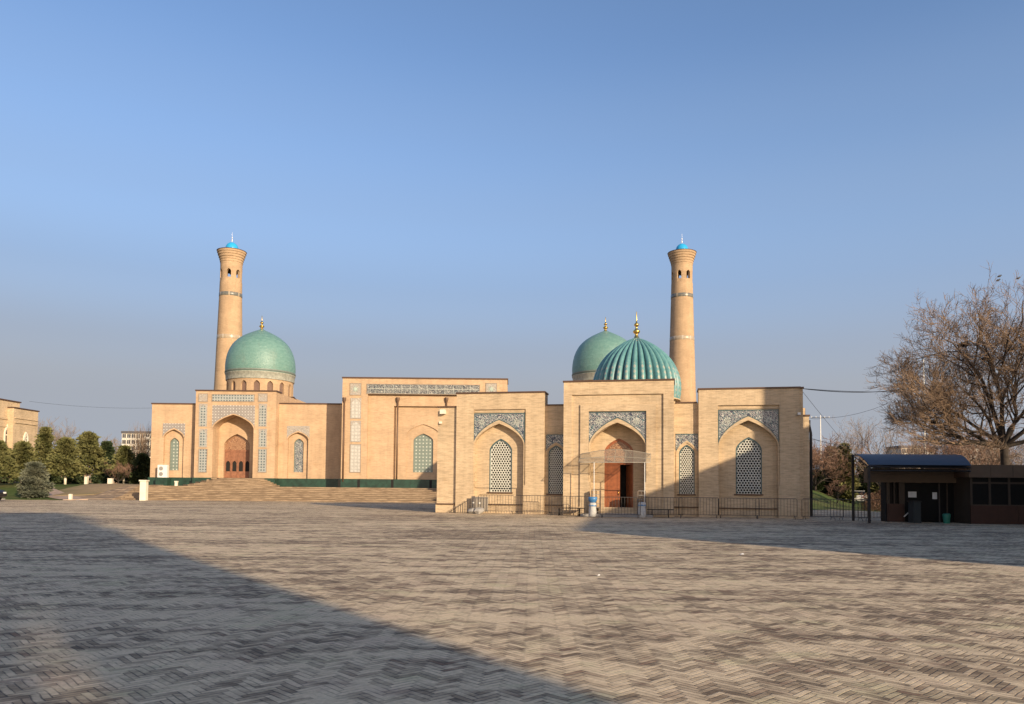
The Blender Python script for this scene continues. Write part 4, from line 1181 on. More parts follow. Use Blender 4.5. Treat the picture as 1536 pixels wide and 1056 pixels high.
# base cubes and drums for the domes
YD = 20.0
WINDOWS_D = []
def big_dome(px, phw, dpx_apex, Yd, dy=0.0, extra=False):
    """mint dome: photo px of its axis, half width and apex, on a drum with arched niches"""
    yl = Yd - YM
    cx = at(px, 560, Yd).x; s = Yd/F
    def z(py): return at(px, py + dy, Yd).z
    Rm = phw*s
    def rr(v): return v/51.0*Rm
    pr = [(rr(50.0), z(563.5)), (rr(51), z(556)), (rr(50.9), z(549)), (rr(49.6), z(539)), (rr(46.6), z(529)), (rr(41.2), z(519)), (rr(33.5), z(511)), (rr(24), z(504.5)), (rr(13), z(499)), (rr(5), z(495.5)), (0.08, z(493.5))]
    q = MB(); q.lathe(refine(pr, 3), (0, 0, 0), 72, True); d = q.build('dome', M['dome'], mosq, (cx, yl, 0))
    g = MB(); finial(g, (0, 0, 0), z(495), (495-473)*s, 3.6*s); g.build('finial', M['gold'], d)
    b = MB(); b.lathe([(rr(49.6), z(573.5)), (rr(49.9), z(572.5)), (rr(50.2), z(565)), (rr(51.2), z(564.2)), (rr(51.2), z(563))], (0, 0, 0), 72, True)
    b.build('tile_band', M['bandtile'], d)
    t_ = MB(); t_.lathe([(rr(50.6), z(562.3)), (rr(51.6), z(561.6)), (rr(51.3), z(559.5))], (0, 0, 0), 72, True); t_.build('beading', M['teal2'], d)
    # drum with real niches
    dr = MB(); rD = rr(48.3); A0 = math.atan2(-Yd, -cx); nW = 16; zb = z(604); ztp = z(573)
    def fn(u, v, y): return ((rD - y)*math.cos(u), (rD - y)*math.sin(u), v)
    for k in range(nW):
        uc = A0 + R(-6) + 2*PI*k/nW; hwu = 0.088
        for (a, bb) in ((uc-PI/nW, uc-hwu*1.2), (uc+hwu*1.2, uc+PI/nW)):
            m = (a+bb)/2
            for (c0, c1) in ((a, m), (m, bb)):
                dr.add([fn(c0, zb, 0), fn(c1, zb, 0), fn(c1, ztp, 0), fn(c0, ztp, 0)], [(0, 1, 2, 3)], True)
        aA = arch(uc, hwu, z(597), z(581.5), z(576.5), 5)
        face_hole(dr, uc-hwu*1.2, uc+hwu*1.2, zb, ztp, 0, aA, fn); reveal(dr, aA, 0, 0.30, fn)
    o = dr.build('drum', M['minbrick'], mosq, (cx, yl, 0))
    wq = MB()
    for k in range(nW):
        uc = A0 + R(-6) + 2*PI*k/nW; aA = arch(uc, 0.088, z(597), z(581.5), z(576.5), 5)
        wq.poly([fn(u, v, 0.22) for (u, v) in aA])
    wq.build('niche_panel', M['niche'], o)
    return cx, yl, rD
M['niche'] = plain('brown_niche_screen', (0.16, 0.10, 0.075), 0.8)
dX, dYl, dR = big_dome(391, 50.5, 494, 98.0)
big_dome(908, 50.0, 495, 98.0, dy=2.0)
# stepped brick base under the left dome with a sloping shoulder
zc = at(420, 596.5, 92).z; zr = WR[2]
bx0_ = at(345, 600, 92).x; bx1_ = at(440.5, 600, 92).x; bx2_ = at(465, 605, 92).x
Bm.box(bx0_-2, bx1_, 12, 24, ZB, zc, skip='b')
Bm.prism([(bx1_, zr-1.0), (bx2_, zr-1.0), (bx2_, zr-0.1), (bx1_, zc-0.02)], 12.0, 23.9)
Cm.box(bx0_-2, bx1_+0.05, 11.9, 12.3, zc+0.004, zc+0.12)
Cm.prism([(bx1_, zc+0.01), (bx2_+0.1, zr-0.08), (bx2_+0.1, zr+0.03), (bx1_, zc+0.13)], 11.9, 12.3)
Bm.box(-38, 18, 14.01, 42, ZB, WL[2]-0.3, skip='b')
Bm.build('wall', M['mbrick'], mosq); Cm.build('roof_edging', M['coping'], mosq)
plo = PL.build('plinth', M['green'], mosq)
for (q, m, nm) in PARTS: q.build(nm, M[m], mosq)
# fan of steps up to the portal door
fn_ = thing('portal_steps', 'fan of tan stone steps rising to the carved wooden mosque door', 'steps', (0, YM, 0))
q = MB(); ns = 6
for k in range(ns):
    t = k/(ns-1)
    xa = at(266 + 34*t, 722, YM-4).x; xb = at(407 - 24*t, 722, YM-4).x
    yk = YP - 0.25 - (ns-k)*0.42; zk = TH + (ZP-TH)*(k+1)/ns - (0.0 if k < ns-1 else 0.02)
    pts = [(xa, yk+1.2), (xa+0.9, yk+0.25), (xa+2.2, yk), (xb-2.2, yk), (xb-0.9, yk+0.25), (xb, yk+1.2), (xb, YP-0.13), (xa, YP-0.13)]
    n = len(pts); zb = TH + 0.002 + (ZP-TH)*k/ns - (0.0 if k == 0 else 0.0)
    q.add([(a, b, TH+0.003) for a, b in pts] + [(a, b, zk) for a, b in pts], [(i, (i+1) % n, n+(i+1) % n, n+i) for i in range(n)] + [tuple(range(n, 2*n))])
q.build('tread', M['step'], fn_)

# air conditioner
ac = thing('air_conditioner', 'white twin fan air conditioner unit by the leftmost tiled window', 'air conditioner', (m_at(249.5, 710)[0], YM-0.75, ZP-0.02))
q = MB(); q.box(-0.50, 0.50, -0.2, 0.2, 0.0, 1.32); q.build('case', M['whitepaint'], ac)
for zz2 in (0.36, 0.94):
    q = MB(); pts = [(0.22*math.cos(t*PI/10)-0.14, zz2+0.22*math.sin(t*PI/10)) for t in range(20)]; q.prism([(p[0], p[1]) for p in pts], -0.215, -0.201); q.build('fan_grille', plain('grey_grille', (0.28, 0.27, 0.25), 0.6), ac)
q = MB(); q.box(-0.6, 0.6, -0.35, 0.55, -0.9, -0.01); q.build('stand', M['green'], ac)

# ================================================================== MINARETS
def minaret(name, px, ytop, Y, label, ph):
    def z(py): return at(px, py + ytop - 377.5, Y).z
    s = Y/F; cx = at(px, 560, Y).x
    root = thing(name, label, 'minaret', (cx, Y, 0))
    b = MB()
    def rp(v): return v*s
    b.lathe([(rp(25.5), 0.0), (rp(24.6), z(716)), (rp(21.6), z(620)), (rp(19.9), z(575)), (rp(18.2), z(510)), (rp(16.4), z(446)), (rp(16.0), z(424))], (0, 0, 0), 48, True)
    r0 = rp(15.8)
    nW = 7; zb, ztp = z(424), z(398)
    def fnn(u, v, y): return ((r0 - y)*math.cos(u), (r0 - y)*math.sin(u), v)
    for k in range(nW):
        uc = math.atan2(-Y, -cx) + ph + 2*PI*k/nW; hwu = 0.215; step = (2*PI/nW - 2*hwu)/4
        for j in range(4):
            c0 = uc+hwu+j*step; b.add([fnn(c0, zb, 0), fnn(c0+step, zb, 0), fnn(c0+step, ztp, 0), fnn(c0, ztp, 0)], [(0, 1, 2, 3)], True)
        aA = arch(uc, hwu*0.95, z(419), z(410), z(406.5), 6)
        face_hole(b, uc-hwu, uc+hwu, zb, ztp, 0, aA, fnn); reveal(b, aA, 0, 0.45, fnn)
    b.build('shaft', M['minbrick'], root)
    t = MB(); pr = [(rp(15.9), z(398)), (rp(16.0), z(395.5)), (rp(16.5), z(395)), (rp(16.6), z(392)), (rp(17.3), z(391.5)), (rp(17.5), z(388.5)), (rp(18.5), z(388)), (rp(18.7), z(385)), (rp(19.7), z(384.5)), (rp(19.9), z(381.5)), (rp(20.8), z(381)), (rp(21.1), z(378.3))]
    t.lathe(pr, (0, 0, 0), 48, False); t.build('corbelled_cap', M['minbrick'], root)
    t = MB(); t.lathe([(rp(21.5), z(378.3)), (rp(21.7), z(377.6)), (rp(20.5), z(377.2))], (0, 0, 0), 48, False); t.build('cap_edge', M['coping'], root)
    t = MB(); t.lathe(refine([(rp(9.3), z(377.2)), (rp(9.6), z(374.5)), (rp(8.8), z(370)), (rp(6.5), z(366.5)), (rp(3.2), z(364.3)), (0.03, z(363))], 3), (0, 0, 0), 32, True); d = t.build('cupola', M['blue'], root)
    t = MB(); finial(t, (0, 0, 0), z(364.5), 17*s, 1.0*s); t.build('finial', M['silver'], d)
    t = MB(); t.lathe([(rp(16.5), z(446.3)), (rp(16.75), z(446)), (rp(16.7), z(441)), (rp(16.3), z(440.7))], (0, 0, 0), 48, True); t.build('tile_band', M['mband'], root)
    t = MB(); t.lathe([(rp(18.2), z(510.3)), (rp(18.45), z(510)), (rp(18.3), z(504.5)), (rp(18.0), z(504.2))], (0, 0, 0), 48, True); t.build('tile_band', M['mband2'], root)
    return root
def band(name, base, light, nrep, zsc):
    t = NT(name)
    s = t.n('ShaderNodeSeparateXYZ'); t.l(t.obj(), s.inputs[0])
    a = t.m2('FRACT', t.m2('ADD', t.m2('MULTIPLY', t.m2('ARCTAN2', s.outputs[1], s.outputs[0]), nrep/(2*PI)), 50.0))
    a = t.m2('ABSOLUTE', t.m2('SUBTRACT', a, 0.5))
    f = t.ramp(a, [(0.06, 1.0), (0.10, 0.0)])
    g = t.ramp(t.noise(t.obj(), 3.0, 3), [(0.45, 0.0), (0.6, 0.3)])
    c = t.mix(g, base, light); c = t.mix(f, c, light)
    return t.out(c, 0.35)
M['mband'] = band('dark_tile_band', (0.12, 0.125, 0.115), (0.34, 0.29, 0.21), 7, 1)
M['mband2'] = band('light_tile_band', (0.34, 0.27, 0.185), (0.46, 0.41, 0.33), 9, 1)
minaret('minaret', 343.0, 377.5, 130.0, 'left tall brick minaret rising behind the mint green dome', R(-13))
minaret('minaret', 1023.0, 379.5, 130.0, 'right tall brick minaret rising beside the ribbed turquoise dome', R(-15))

# ================================================================== FAR LEFT BUILDING
lb = thing('madrasa_building', 'cream brick building with arched windows at the left edge behind pines', 'building', (-65.0, 96, 0))
W_ = MB(); C_ = MB()
def lz(px, py, x=-65.0):
    d = ray(px, py); p = EYEP + d*(x/d.x); return p.y-96, p.z
ya, za_ = lz(0, 599.5); yb, zb_ = lz(30, 605.5)
W_.box(-22, 0, -28, yb, 0, za_); C_.box(-22.1, 0.12, -28.1, yb+0.12, za_+0.004, za_+0.16)
yc, zc_ = lz(21, 612, -64.2); yd, zd_ = lz(57.5, 618.5, -64.2)
W_.box(-20, 0.8, yc, yd, 0, zc_, skip='b'); C_.box(-20.1, 0.92, yc-0.1, yd+0.12, zc_+0.004, zc_+0.14)
for (y0, y1, z0, z1, p) in ((-28, yc-0.02, za_-2.4, za_-2.15, 0.12), (-28, yc-0.02, za_-3.4, za_-3.2, 0.10)): W_.box(0, p, y0, y1, z0, z1, skip='l')
W_.box(0.8, 0.92, yc+0.2, yd-0.2, zc_-1.9, zc_-1.75, skip='l'); W_.box(0.8, 0.92, yc+0.2, yd-0.2, zc_-1.3, zc_-1.2, skip='l')
W_.build('wall', M['brick'], lb); C_.build('roof_edging', M['coping'], lb)
def side_window(yc0, hw, z0, z1, za, x):
    # arched window in a wall that faces +x
    A = arch(yc0, hw, z0, z1, za, 6)
    q = MB(); q.add([(x+0.02, u, v) for u, v in A], [tuple(range(len(A)))]); o = q.build('window', plain('dark_window_glass', (0.03, 0.035, 0.04), 0.15), lb)
    f = MB()
    Ao = arch(yc0, hw+0.18, z0-0.1, z1, za+0.25, 6)
    for i in range(len(A)-1):
        a, b, c, d = A[i], A[i+1], Ao[i+1], Ao[i]
        f.poly([(x+0.12, a[0], a[1]), (x+0.12, b[0], b[1]), (x+0.12, c[0], c[1]), (x+0.12, d[0], d[1])])
        f.poly([(x+0.12, a[0], a[1]), (x, a[0], a[1]), (x, b[0], b[1]), (x+0.12, b[0], b[1])])
        f.poly([(x+0.12, d[0], d[1]), (x, d[0], d[1]), (x, c[0], c[1]), (x+0.12, c[0], c[1])])
    f.build('frame', M['limewash'], o)
    g = MB(); g.box(x+0.03, x+0.07, yc0-0.05, yc0+0.05, z0, za-0.1); g.box(x+0.03, x+0.07, yc0-hw, yc0+hw, z1-0.1, z1+0.05); g.build('glazing_bar', M['limewash'], o)
for yy in (lz(13, 650)[0], lz(13, 650)[0]-5.2, lz(13, 650)[0]-10.4, lz(13, 650)[0]-15.6):
    side_window(yy, 0.75, 4.5, 7.6, 9.0, 0.0)
side_window((yc+yd)/2, 0.28, 6.0, 7.3, 7.9, 0.8)

# ================================================================== APARTMENT BLOCKS FAR OFF
def apartment(px0, px1, ptop, Y, depth, nx, nz, label, mat, base=0.0):
    a = at(px0, ptop, Y); b = at(px1, ptop, Y); w = b.x-a.x; h = a.z
    root = thing('apartment_block', label, 'building', ((a.x+b.x)/2, Y, 0))
    q = MB(); q.box(-w/2, w/2, 0, depth, -1, h, skip='b'); q.build('wall', mat, root)
    q = MB(); q.box(-w/2-0.3, w/2+0.3, -0.3, depth+0.3, h+0.01, h+1.0); q.build('roof', plain('dark_parapet', (0.09, 0.09, 0.10), 0.8), root)
    fw = w/nx; fh = (h-2)/nz
    if True:
        wm = MB(); wm.box(-0.75, 0.75, -0.06, 0.0, -0.85, 0.85, skip='k')
        fm = MB(); fm.box(-0.95, 0.95, -0.10, -0.01, -1.05, -0.86); fm.box(-0.04, 0.04, -0.09, -0.061, -0.85, 0.85)
        w0 = wm.build('window', plain('distant_window_glass', (0.05, 0.055, 0.065), 0.2), root); f0 = fm.build('sill', M['whitepaint'], w0)
        first = True
        for j in range(nz):
            for i in range(nx):
                o = w0 if first else copy_tree(w0, root)
                o.location = (-w/2+fw*(i+0.5), -0.01, 2.2+fh*(j+0.5)); first = False
        if nx > 3:
            bm_ = MB()
            for j in range(nz): bm_.box(-w/2+fw*(nx-2)+0.1, -w/2+fw*(nx-1)-0.1, -1.3, -0.12, 2.0+fh*j, 3.1+fh*j)
            bm_.build('balconies', M['whitepaint'], root)
    return root
apartment(183, 232, 650, 330, 14, 7, 8, 'distant white apartment block at the left beside two thin poplars', plain('cream_concrete_panels', (0.62, 0.58, 0.50), 0.85, scale=0.2))
apartment(1352, 1402, 672, 300, 12, 7, 6, 'distant pale apartment block seen through bare trees above the blue shelter roof', plain('pale_concrete_panels', (0.55, 0.47, 0.38), 0.85, scale=0.2))
apartment(1440, 1500, 664, 320, 12, 7, 6, 'distant pale block behind the big tree trunk above the cabin', plain('beige_concrete_panels', (0.56, 0.52, 0.45), 0.85, scale=0.2))

# ================================================================== TREES
def pine_crown(r, h, seed, ncl=200, base=0.14, leaf=0.32, shape=0.75, narrow=0.0, per=26):
    rnd = random.Random(seed); vs = []; fs = []
    lob = [rnd.uniform(0.62, 1.22) for _ in range(9)]
    wood = MB()
    for c in range(ncl):
        t = rnd.random()**0.85
        z = h*(base + (1-base)*t)
        a = rnd.uniform(0, 2*PI)
        rr = r * (1-t)**shape * lob[int(a/(2*PI)*9) % 9] * (0.9+0.25*math.sin(t*17+a*2))
        if t < 0.12: rr *= 0.55+3.6*t
        q = rnd.uniform(0.45, 1.0)**0.6
        p = Vector((math.cos(a)*rr*q, math.sin(a)*rr*q, z))
        if c % 4 == 0: wood.tube([(0, 0, max(0.2, z-rr*0.25)), tuple(p)], [0.03, 0.01], 3, cap=False)
        cr = rnd.uniform(0.4, 1.1) * (0.28 + 0.11*r)
        for k in range(per):
            d = Vector((rnd.gauss(0, 1), rnd.gauss(0, 1), rnd.gauss(0, 0.75))); d.normalize()
            o = p + Vector((d.x*cr*1.25, d.y*cr*1.25, d.z*cr*0.40)) * rnd.random()**0.5
            dd = (d + Vector((math.cos(a)*0.7, math.sin(a)*0.7, 0.35))).normalized()
            sd = dd.cross(Vector((rnd.uniform(-1, 1), rnd.uniform(-1, 1), rnd.uniform(-1, 1)))).normalized()
            L = leaf*rnd.uniform(0.6, 1.3); wd = L*0.22
            b = len(vs); vs += [o - sd*wd, o + dd*L*0.5 - sd*wd*1.2, o + dd*L, o + dd*L*0.5 + sd*wd*1.2, o + sd*wd]
            fs.append((b, b+1, b+2, b+3, b+4))
    m = MB(); m.add(vs, fs); return m, wood
def needles(name, c1, c2):
    t = NT(name)
    n = t.noise(t.obj(), 0.9, 4, 0.6)
    g = t.n('ShaderNodeObjectInfo')
    c = t.mix(t.ramp(n, [(0.35, 0.0), (0.65, 1.0)]), c1, c2)
    return t.out(c, 0.8, spec=0.15)
M['needle1'] = needles('olive_pine_needles', (0.090, 0.098, 0.034), (0.195, 0.185, 0.075))
M['needle2'] = needles('dark_green_needles', (0.030, 0.048, 0.022), (0.075, 0.092, 0.038))
M['needle3'] = needles('silver_blue_needles', (0.085, 0.098, 0.070), (0.175, 0.18, 0.125))
def pine(px, py_top, hw_px, Y, mat, label, seed, cat='tree', name='pine_tree', hfn=h_left, group='pines beyond the square', lime=True, base=0.16, **kw):
    p = at(px, 720, Y); g = hfn(p.x, Y); top = at(px, py_top, Y).z
    h = top - g; r = hw_px*Y/F
    root = thing(name, label, cat, (p.x, Y, g), random.Random(seed).uniform(0, 6), group)
    c, w = pine_crown(r, h, seed, base=base, **kw); c.build('crown', M[mat], root)
    w.tube([(0, 0, 0.0), (0.05, 0.03, h*0.4), (0, 0, h*0.93)], [0.12, 0.09, 0.03], 8)
    t = w.build('trunk', M['pinebark'], root)
    if lime:
        q = MB(); q.tube([(0, 0, 0.0), (0.02, 0.01, 1.1)], [0.135, 0.125], 8); q.build('lime_wash', M['limewash'], t)
    return root
PN = [(-6, 664, 30, 76, 'needle1', 'olive pine cut off by the left edge of the picture, nearest the lawn'),
      (33, 665, 24, 80, 'needle1', 'olive pine standing before the cream building behind the blue spruce'),
      (66, 643, 20, 92, 'needle1', 'taller thin pine just right of the cream building'),
      (98, 659, 28, 82, 'needle1', 'broad olive pine left of the tallest pine, behind the diagonal path'),
      (131, 650, 32, 86, 'needle1', 'broad tallest olive pine in the middle of the row of pines'),
      (158, 664, 18, 104, 'needle2', 'small dark pine behind the tallest olive pine, to its right'),
      (186, 671, 22, 92, 'needle1', 'rounded olive pine in front of the white apartment block'),
      (213, 683, 16, 90, 'needle2', 'dark conifer squeezed against the left end of the mosque')]
for i, (px, pt, hw_, Y, mt, lab) in enumerate(PN):
    pine(px, pt, hw_, Y, mt, lab, 10+i, base=0.20 if i != 7 else 0.02, ncl=230, per=34, leaf=0.27, shape=0.70)
pine(51, 695, 25, 69.2, 'needle3', 'silvery blue spruce with drooping boughs on the lawn at left', 41, name='blue_spruce', cat='tree', lime=False, base=0.03, ncl=420, leaf=0.17, shape=0.62, per=34, group=None, hfn=lambda x, y: 0.1)
for (px, py, hw_, Y, lab) in [(82, 704, 10, 100, 'low dark shrub under the pines left of the path'), (150, 707, 14, 100, 'low dark shrub under the tallest pine'), (172, 700, 16, 98, 'dark rounded shrub beside the small stone pillar'), (196, 699, 17, 97, 'dark rounded shrub left of the mosque plinth'), (20, 700, 20, 96, 'low shrub under the pines left of the blue spruce'), (110, 706, 16, 101, 'low dark shrub behind the lime washed trunks')]:
    p = at(px, 720, Y); g = h_left(p.x, Y); q, w = pine_crown(hw_*Y/F, at(px, py, Y).z-g, int(px), ncl=90, base=0.0, leaf=0.3, shape=0.45)
    o = q.build('shrub', M['needle2']); o.location = (p.x, Y, g); tag(o, lab, 'shrub', 'shrubs under the pines')

def bare_tree(mbT, mbC, h, spread, seed, levels=4, trunk_r=0.25, fork=0.3, nl=(6, 6, 6, 5), up=0.18, tw=0.012, lean=(0, 0), first_angle=(35, 75), scale_k=0.52, limbs=None):
    """branches grow from the trunk and split; thick ones go to mbT, twigs to mbC"""
    rnd = random.Random(seed)
    def grow(p, d, L, r, lev):
        nseg = 5 if lev < 2 else (4 if lev < 4 else 3)
        pts = [p]; rads = [r]; dd = d.copy()
        for i in range(nseg):
            j = Vector((rnd.gauss(0, 1), rnd.gauss(0, 1), rnd.gauss(0, 1))) * (0.10 if lev == 0 else 0.20)
            dd = (dd + j + Vector((0, 0, up * (0.3 if lev < 2 else 1.0)))).normalized()
            p = p + dd * (L/nseg); pts.append(p); rads.append(max(tw*0.6, r*(1-0.75*(i+1)/nseg)))
        (mbT if lev <= 2 else mbC).tube(pts, rads, 7 if lev <= 1 else (4 if lev == 2 else 3), cap=False, smooth=lev <= 2)
        if lev >= levels: return
        n = nl[min(lev, len(nl)-1)]
        for k in range(n):
            t = (k + rnd.uniform(0.2, 1.0)) / n
            t = 0.25 + 0.75*t
            s = min(t*nseg, nseg-0.01); i = int(s); q = pts[i].lerp(pts[i+1], s-i)
            ax = (pts[i+1]-pts[i]).normalized()
            pr = ax.cross(Vector((rnd.gauss(0, 1), rnd.gauss(0, 1), rnd.gauss(0, 1)))).normalized()
            an = R(rnd.uniform(25, 60))
            nd = (ax*math.cos(an) + pr*math.sin(an)).normalized()
            if nd.z < -0.25: nd.z *= 0.3; nd.normalize()
            grow(q, nd, L*rnd.uniform(0.45, 0.72)*(1.15-0.4*t), max(tw, rads[i]*0.62), lev+1)
    base = Vector((0, 0, 0)); fz = h*fork
    top = Vector((lean[0], lean[1], fz))
    mbT.tube([base, base.lerp(top, 0.5)+Vector((0.08, 0, 0)), top], [trunk_r*1.25, trunk_r, trunk_r*0.95], 10, cap=False)
    if limbs:
        for (dx, dy, dz, L, r) in limbs: grow(top - Vector((0, 0, 0.25)), Vector((dx, dy, dz)).normalized(), L, r, 1)
    else:
        n = nl[0]
        for k in range(n):
            a = 2*PI*k/n + rnd.uniform(-.3, .3); an = R(rnd.uniform(*first_angle))
            d = Vector((math.cos(a)*math.cos(an)*spread, math.sin(a)*math.cos(an)*spread, math.sin(an))).normalized()
            grow(top - Vector((0, 0, 0.2)), d, (h-fz)*rnd.uniform(0.5, 0.68)/max(0.5, d.z**0.5), trunk_r*0.6, 1)
def bare(px, py_top, Y, spread, seed, label, twig='twig', hfn=None, name='bare_tree', group=None, **kw):
    p = at(px, 720, Y); g = hfn(p.x, Y) if hfn else 0.0
    h = at(px, py_top, Y).z - g
    root = thing(name, label, 'tree', (p.x, Y, g), 0, group)
    a, b = MB(), MB(); bare_tree(a, b, h, spread, seed, **kw)
    a.build('trunk', M['bark'], root); b.build('crown', M[twig], root)
    return root
# the great tree: trunk at px 1505, long limb reaching left
TY = 56.0
bare(1507, 425, TY, 1.0, 7, 'great bare tree with a wide brown crown, standing behind the guard cabin', trunk_r=0.29, fork=0.30, levels=5,
     nl=(6, 8, 8, 6, 5), up=0.10, tw=0.015,
     limbs=[(-1.0, -0.05, 0.17, 7.0, 0.22), (-0.85, 0.3, 0.50, 6.0, 0.16), (-0.60, 0.2, 0.95, 6.6, 0.16), (-0.25, -0.25, 1.0, 8.6, 0.19), (0.15, 0.25, 1.0, 9.3, 0.20), (0.5, -0.3, 0.9, 8.2, 0.18), (1.0, 0.2, 0.35, 7.5, 0.18), (-0.1, 0.6, 0.85, 7.0, 0.16), (0.0, -0.6, 0.8, 6.6, 0.16), (-0.75, -0.35, 0.30, 5.0, 0.14), (0.7, 0.3, 0.75, 7.2, 0.17)])
bare(1280, 622, 104, 1.3, 21, 'small pale bare tree with fan of thin branches left of the blue shelter', 'twigpale', trunk_r=0.12, fork=0.25, levels=4, nl=(6, 5, 5, 4), up=0.15, tw=0.014)
bare(1320, 618, 78, 1.3, 22, 'small pale bare tree above the left end of the blue shelter roof', 'twigpale', trunk_r=0.14, fork=0.22, levels=4, nl=(6, 5, 5, 4), up=0.12, tw=0.014)
bare(1232, 645, 88, 1.5, 23, 'reddish bare tree rising beside the right corner of the mausoleum', 'twigred', h_right, trunk_r=0.16, fork=0.15, levels=4, nl=(8, 7, 6, 5), up=0.10, tw=0.022)
bare(1222, 660, 82, 1.5, 29, 'lower reddish bare tree half hidden by the mausoleum corner', 'twigred', h_right, trunk_r=0.14, fork=0.12, levels=4, nl=(8, 6, 6, 5), up=0.08, tw=0.022)
bare(1256, 718, 72, 1.0, 24, 'orange brown sapling on the grass bank', 'twigred', h_right, trunk_r=0.05, fork=0.3, levels=4, nl=(6, 5, 5, 4), up=0.15, tw=0.012)
for i, (px, pt, Y, tw_, lab) in enumerate([(1372, 640, 92, 'twigred', 'bare reddish tree behind the shelter roof near the tall pole'), (1410, 634, 86, 'twigred', 'reddish brown bare tree over the middle of the shelter roof'), (1448, 648, 90, 'twigpale', 'pale bare tree over the right end of the shelter roof'), (1478, 642, 96, 'twigred', 'bushy bare tree just left of the great trunk'), (1530, 640, 92, 'twigpale', 'pale bare tree right of the great trunk over the cabin')]):
    bare(px, pt, Y, 1.4, 30+i, lab, tw_, trunk_r=0.16, fork=0.12, levels=4, nl=(8, 7, 6, 5), up=0.12, tw=0.02)
bare(82, 630, 112, 1.2, 40, 'bare pinkish birch above the pines at left', 'twigpale', h_left, trunk_r=0.16, fork=0.3, levels=4, nl=(6, 6, 5, 4), up=0.25, tw=0.018)
bare(163, 650, 125, 0.8, 41, 'thin bare tree between the tallest pine and the apartment block', 'twigpale', h_left, trunk_r=0.14, fork=0.3, levels=4, nl=(6, 5, 5, 4), up=0.3, tw=0.018)
bare(177, 690, 88, 1.2, 42, 'small reddish bare bush tree beside the stone pillar at left', 'twigred', h_left, trunk_r=0.07, fork=0.2, levels=4, nl=(7, 6, 5, 4), up=0.2, tw=0.014)
bare(207, 632, 180, 0.14, 43, 'narrow bare poplar before the apartment block, shorter one', 'twig', None, 'poplar_tree', 'poplars', trunk_r=0.2, fork=0.12, levels=3, nl=(9, 7, 5), up=0.7, tw=0.022)
bare(214, 628, 178, 0.14, 44, 'narrow bare poplar before the apartment block, taller one', 'twig', None, 'poplar_tree', 'poplars', trunk_r=0.2, fork=0.12, levels=3, nl=(9, 7, 5), up=0.7, tw=0.022)
for i, (px, pt, hw_, Y, mt, lab) in enumerate([(1268, 668, 17, 84, 'needle1', 'olive pine on the bank right of the reddish trees'), (1296, 688, 13, 112, 'needle2', 'dark pine seen between the shelter posts'), (1247, 672, 16, 96, 'needle1', 'olive conifer behind the reddish trees'), (1318, 700, 16, 90, 'needle1', 'pine glimpsed through the open left end of the shelter'), (1338, 698, 16, 98, 'needle1', 'pine glimpsed beside the guard cabin corner')]):
    pine(px, pt, hw_, Y, mt, lab, 60+i, hfn=h_right, group='pines on the right bank', lime=(i == 3), base=0.06, ncl=240)
for (px, py, hw_, Y, lab) in [(1224, 706, 12, 84, 'dark shrub at the foot of the reddish tree'), (1242, 708, 12, 86, 'dark shrub on the right bank behind the sapling'), (1262, 712, 10, 84, 'dark green shrub near the white car')]:
    p = at(px, 720, Y); g = h_right(p.x, Y); q, w = pine_crown(hw_*Y/F, at(px, py, Y).z-g, int(px), ncl=90, base=0.0, leaf=0.26, shape=0.45)
    o = q.build('shrub', M['needle2']); o.location = (p.x, Y, g); tag(o, lab, 'shrub', 'shrubs on the right bank')
# clipped brown hedge by the fence
hd = thing('brown_hedge', 'dry brown hedge behind the barrier left of the guard cabin', 'hedge', (at(1322, 760, 58).x, 58, 0))
q = MB(); rnd = random.Random(5)
for k in range(5200):
    x = rnd.uniform(-1.3, 1.3); y = rnd.uniform(-1, 1); z = rnd.uniform(0, 1.5+0.3*math.sin(x*2)); d = Vector((rnd.gauss(0, 1), rnd.gauss(0, 1), rnd.gauss(0.3, 1))).normalized()
    s_ = d.cross(Vector((0.3, 0.5, 1))).normalized()*0.02; p = Vector((x, y, z)); q.poly([p-s_, p+s_, p+d*0.2])
q.build('twigs', M['twigred'], hd)
# far wooded skyline: one ragged mass low on the horizon
q = MB(); rnd = random.Random(8)
for k in range(16000):
    X = rnd.uniform(-420, 460); Y = rnd.uniform(300, 380)
    hh = 5 + 3*math.sin(X*0.05) + 2*math.sin(X*0.13+1)
    z = rnd.uniform(0, hh); d = Vector((rnd.gauss(0, 1), rnd.gauss(0, 0.3), rnd.gauss(0.3, 1))).normalized()
    s_ = d.cross(Vector((0, 1, 0))).normalized()*0.6; p = Vector((X, Y, z)); q.poly([p-s_, p+s_, p+d*2.2])
tag(q.build('distant_woodland', M['twig']), kind='stuff')
# nests in the great tree
for (px, py, lab) in [(1446, 517, 'dark twig nest in the great tree, the upper left one'), (1480, 538, 'dark twig nest in the great tree, the lower right one')]:
    p = at(px, py, TY); q = MB(); rnd = random.Random(px)
    for k in range(160):
        d = Vector((rnd.gauss(0, 1), rnd.gauss(0, 1), rnd.gauss(0, 0.35))).normalized(); o = Vector((rnd.gauss(0, .16), rnd.gauss(0, .16), rnd.gauss(0, .07)))
        q.tube([o-d*0.2, o+d*0.2], 0.012, 3, cap=False)
    o = q.build('bird_nest', M['bark']); o.location = p; tag(o, lab, 'nest', 'nests in the great tree')
def bird(px, py, lab):
    p = at(px, py, TY-1); q = MB()
    q.tube([(-0.17, 0, -0.05), (-0.10, 0, 0.0), (0, 0, 0.03), (0.08, 0, 0.06), (0.12, 0, 0.11), (0.17, 0, 0.11), (0.21, 0, 0.10)], [0.012, 0.05, 0.075, 0.06, 0.045, 0.03, 0.005], 8)
    o = q.build('crow', M['blackmetal']); o.location = p; tag(o, lab, 'bird', 'birds in the great tree')
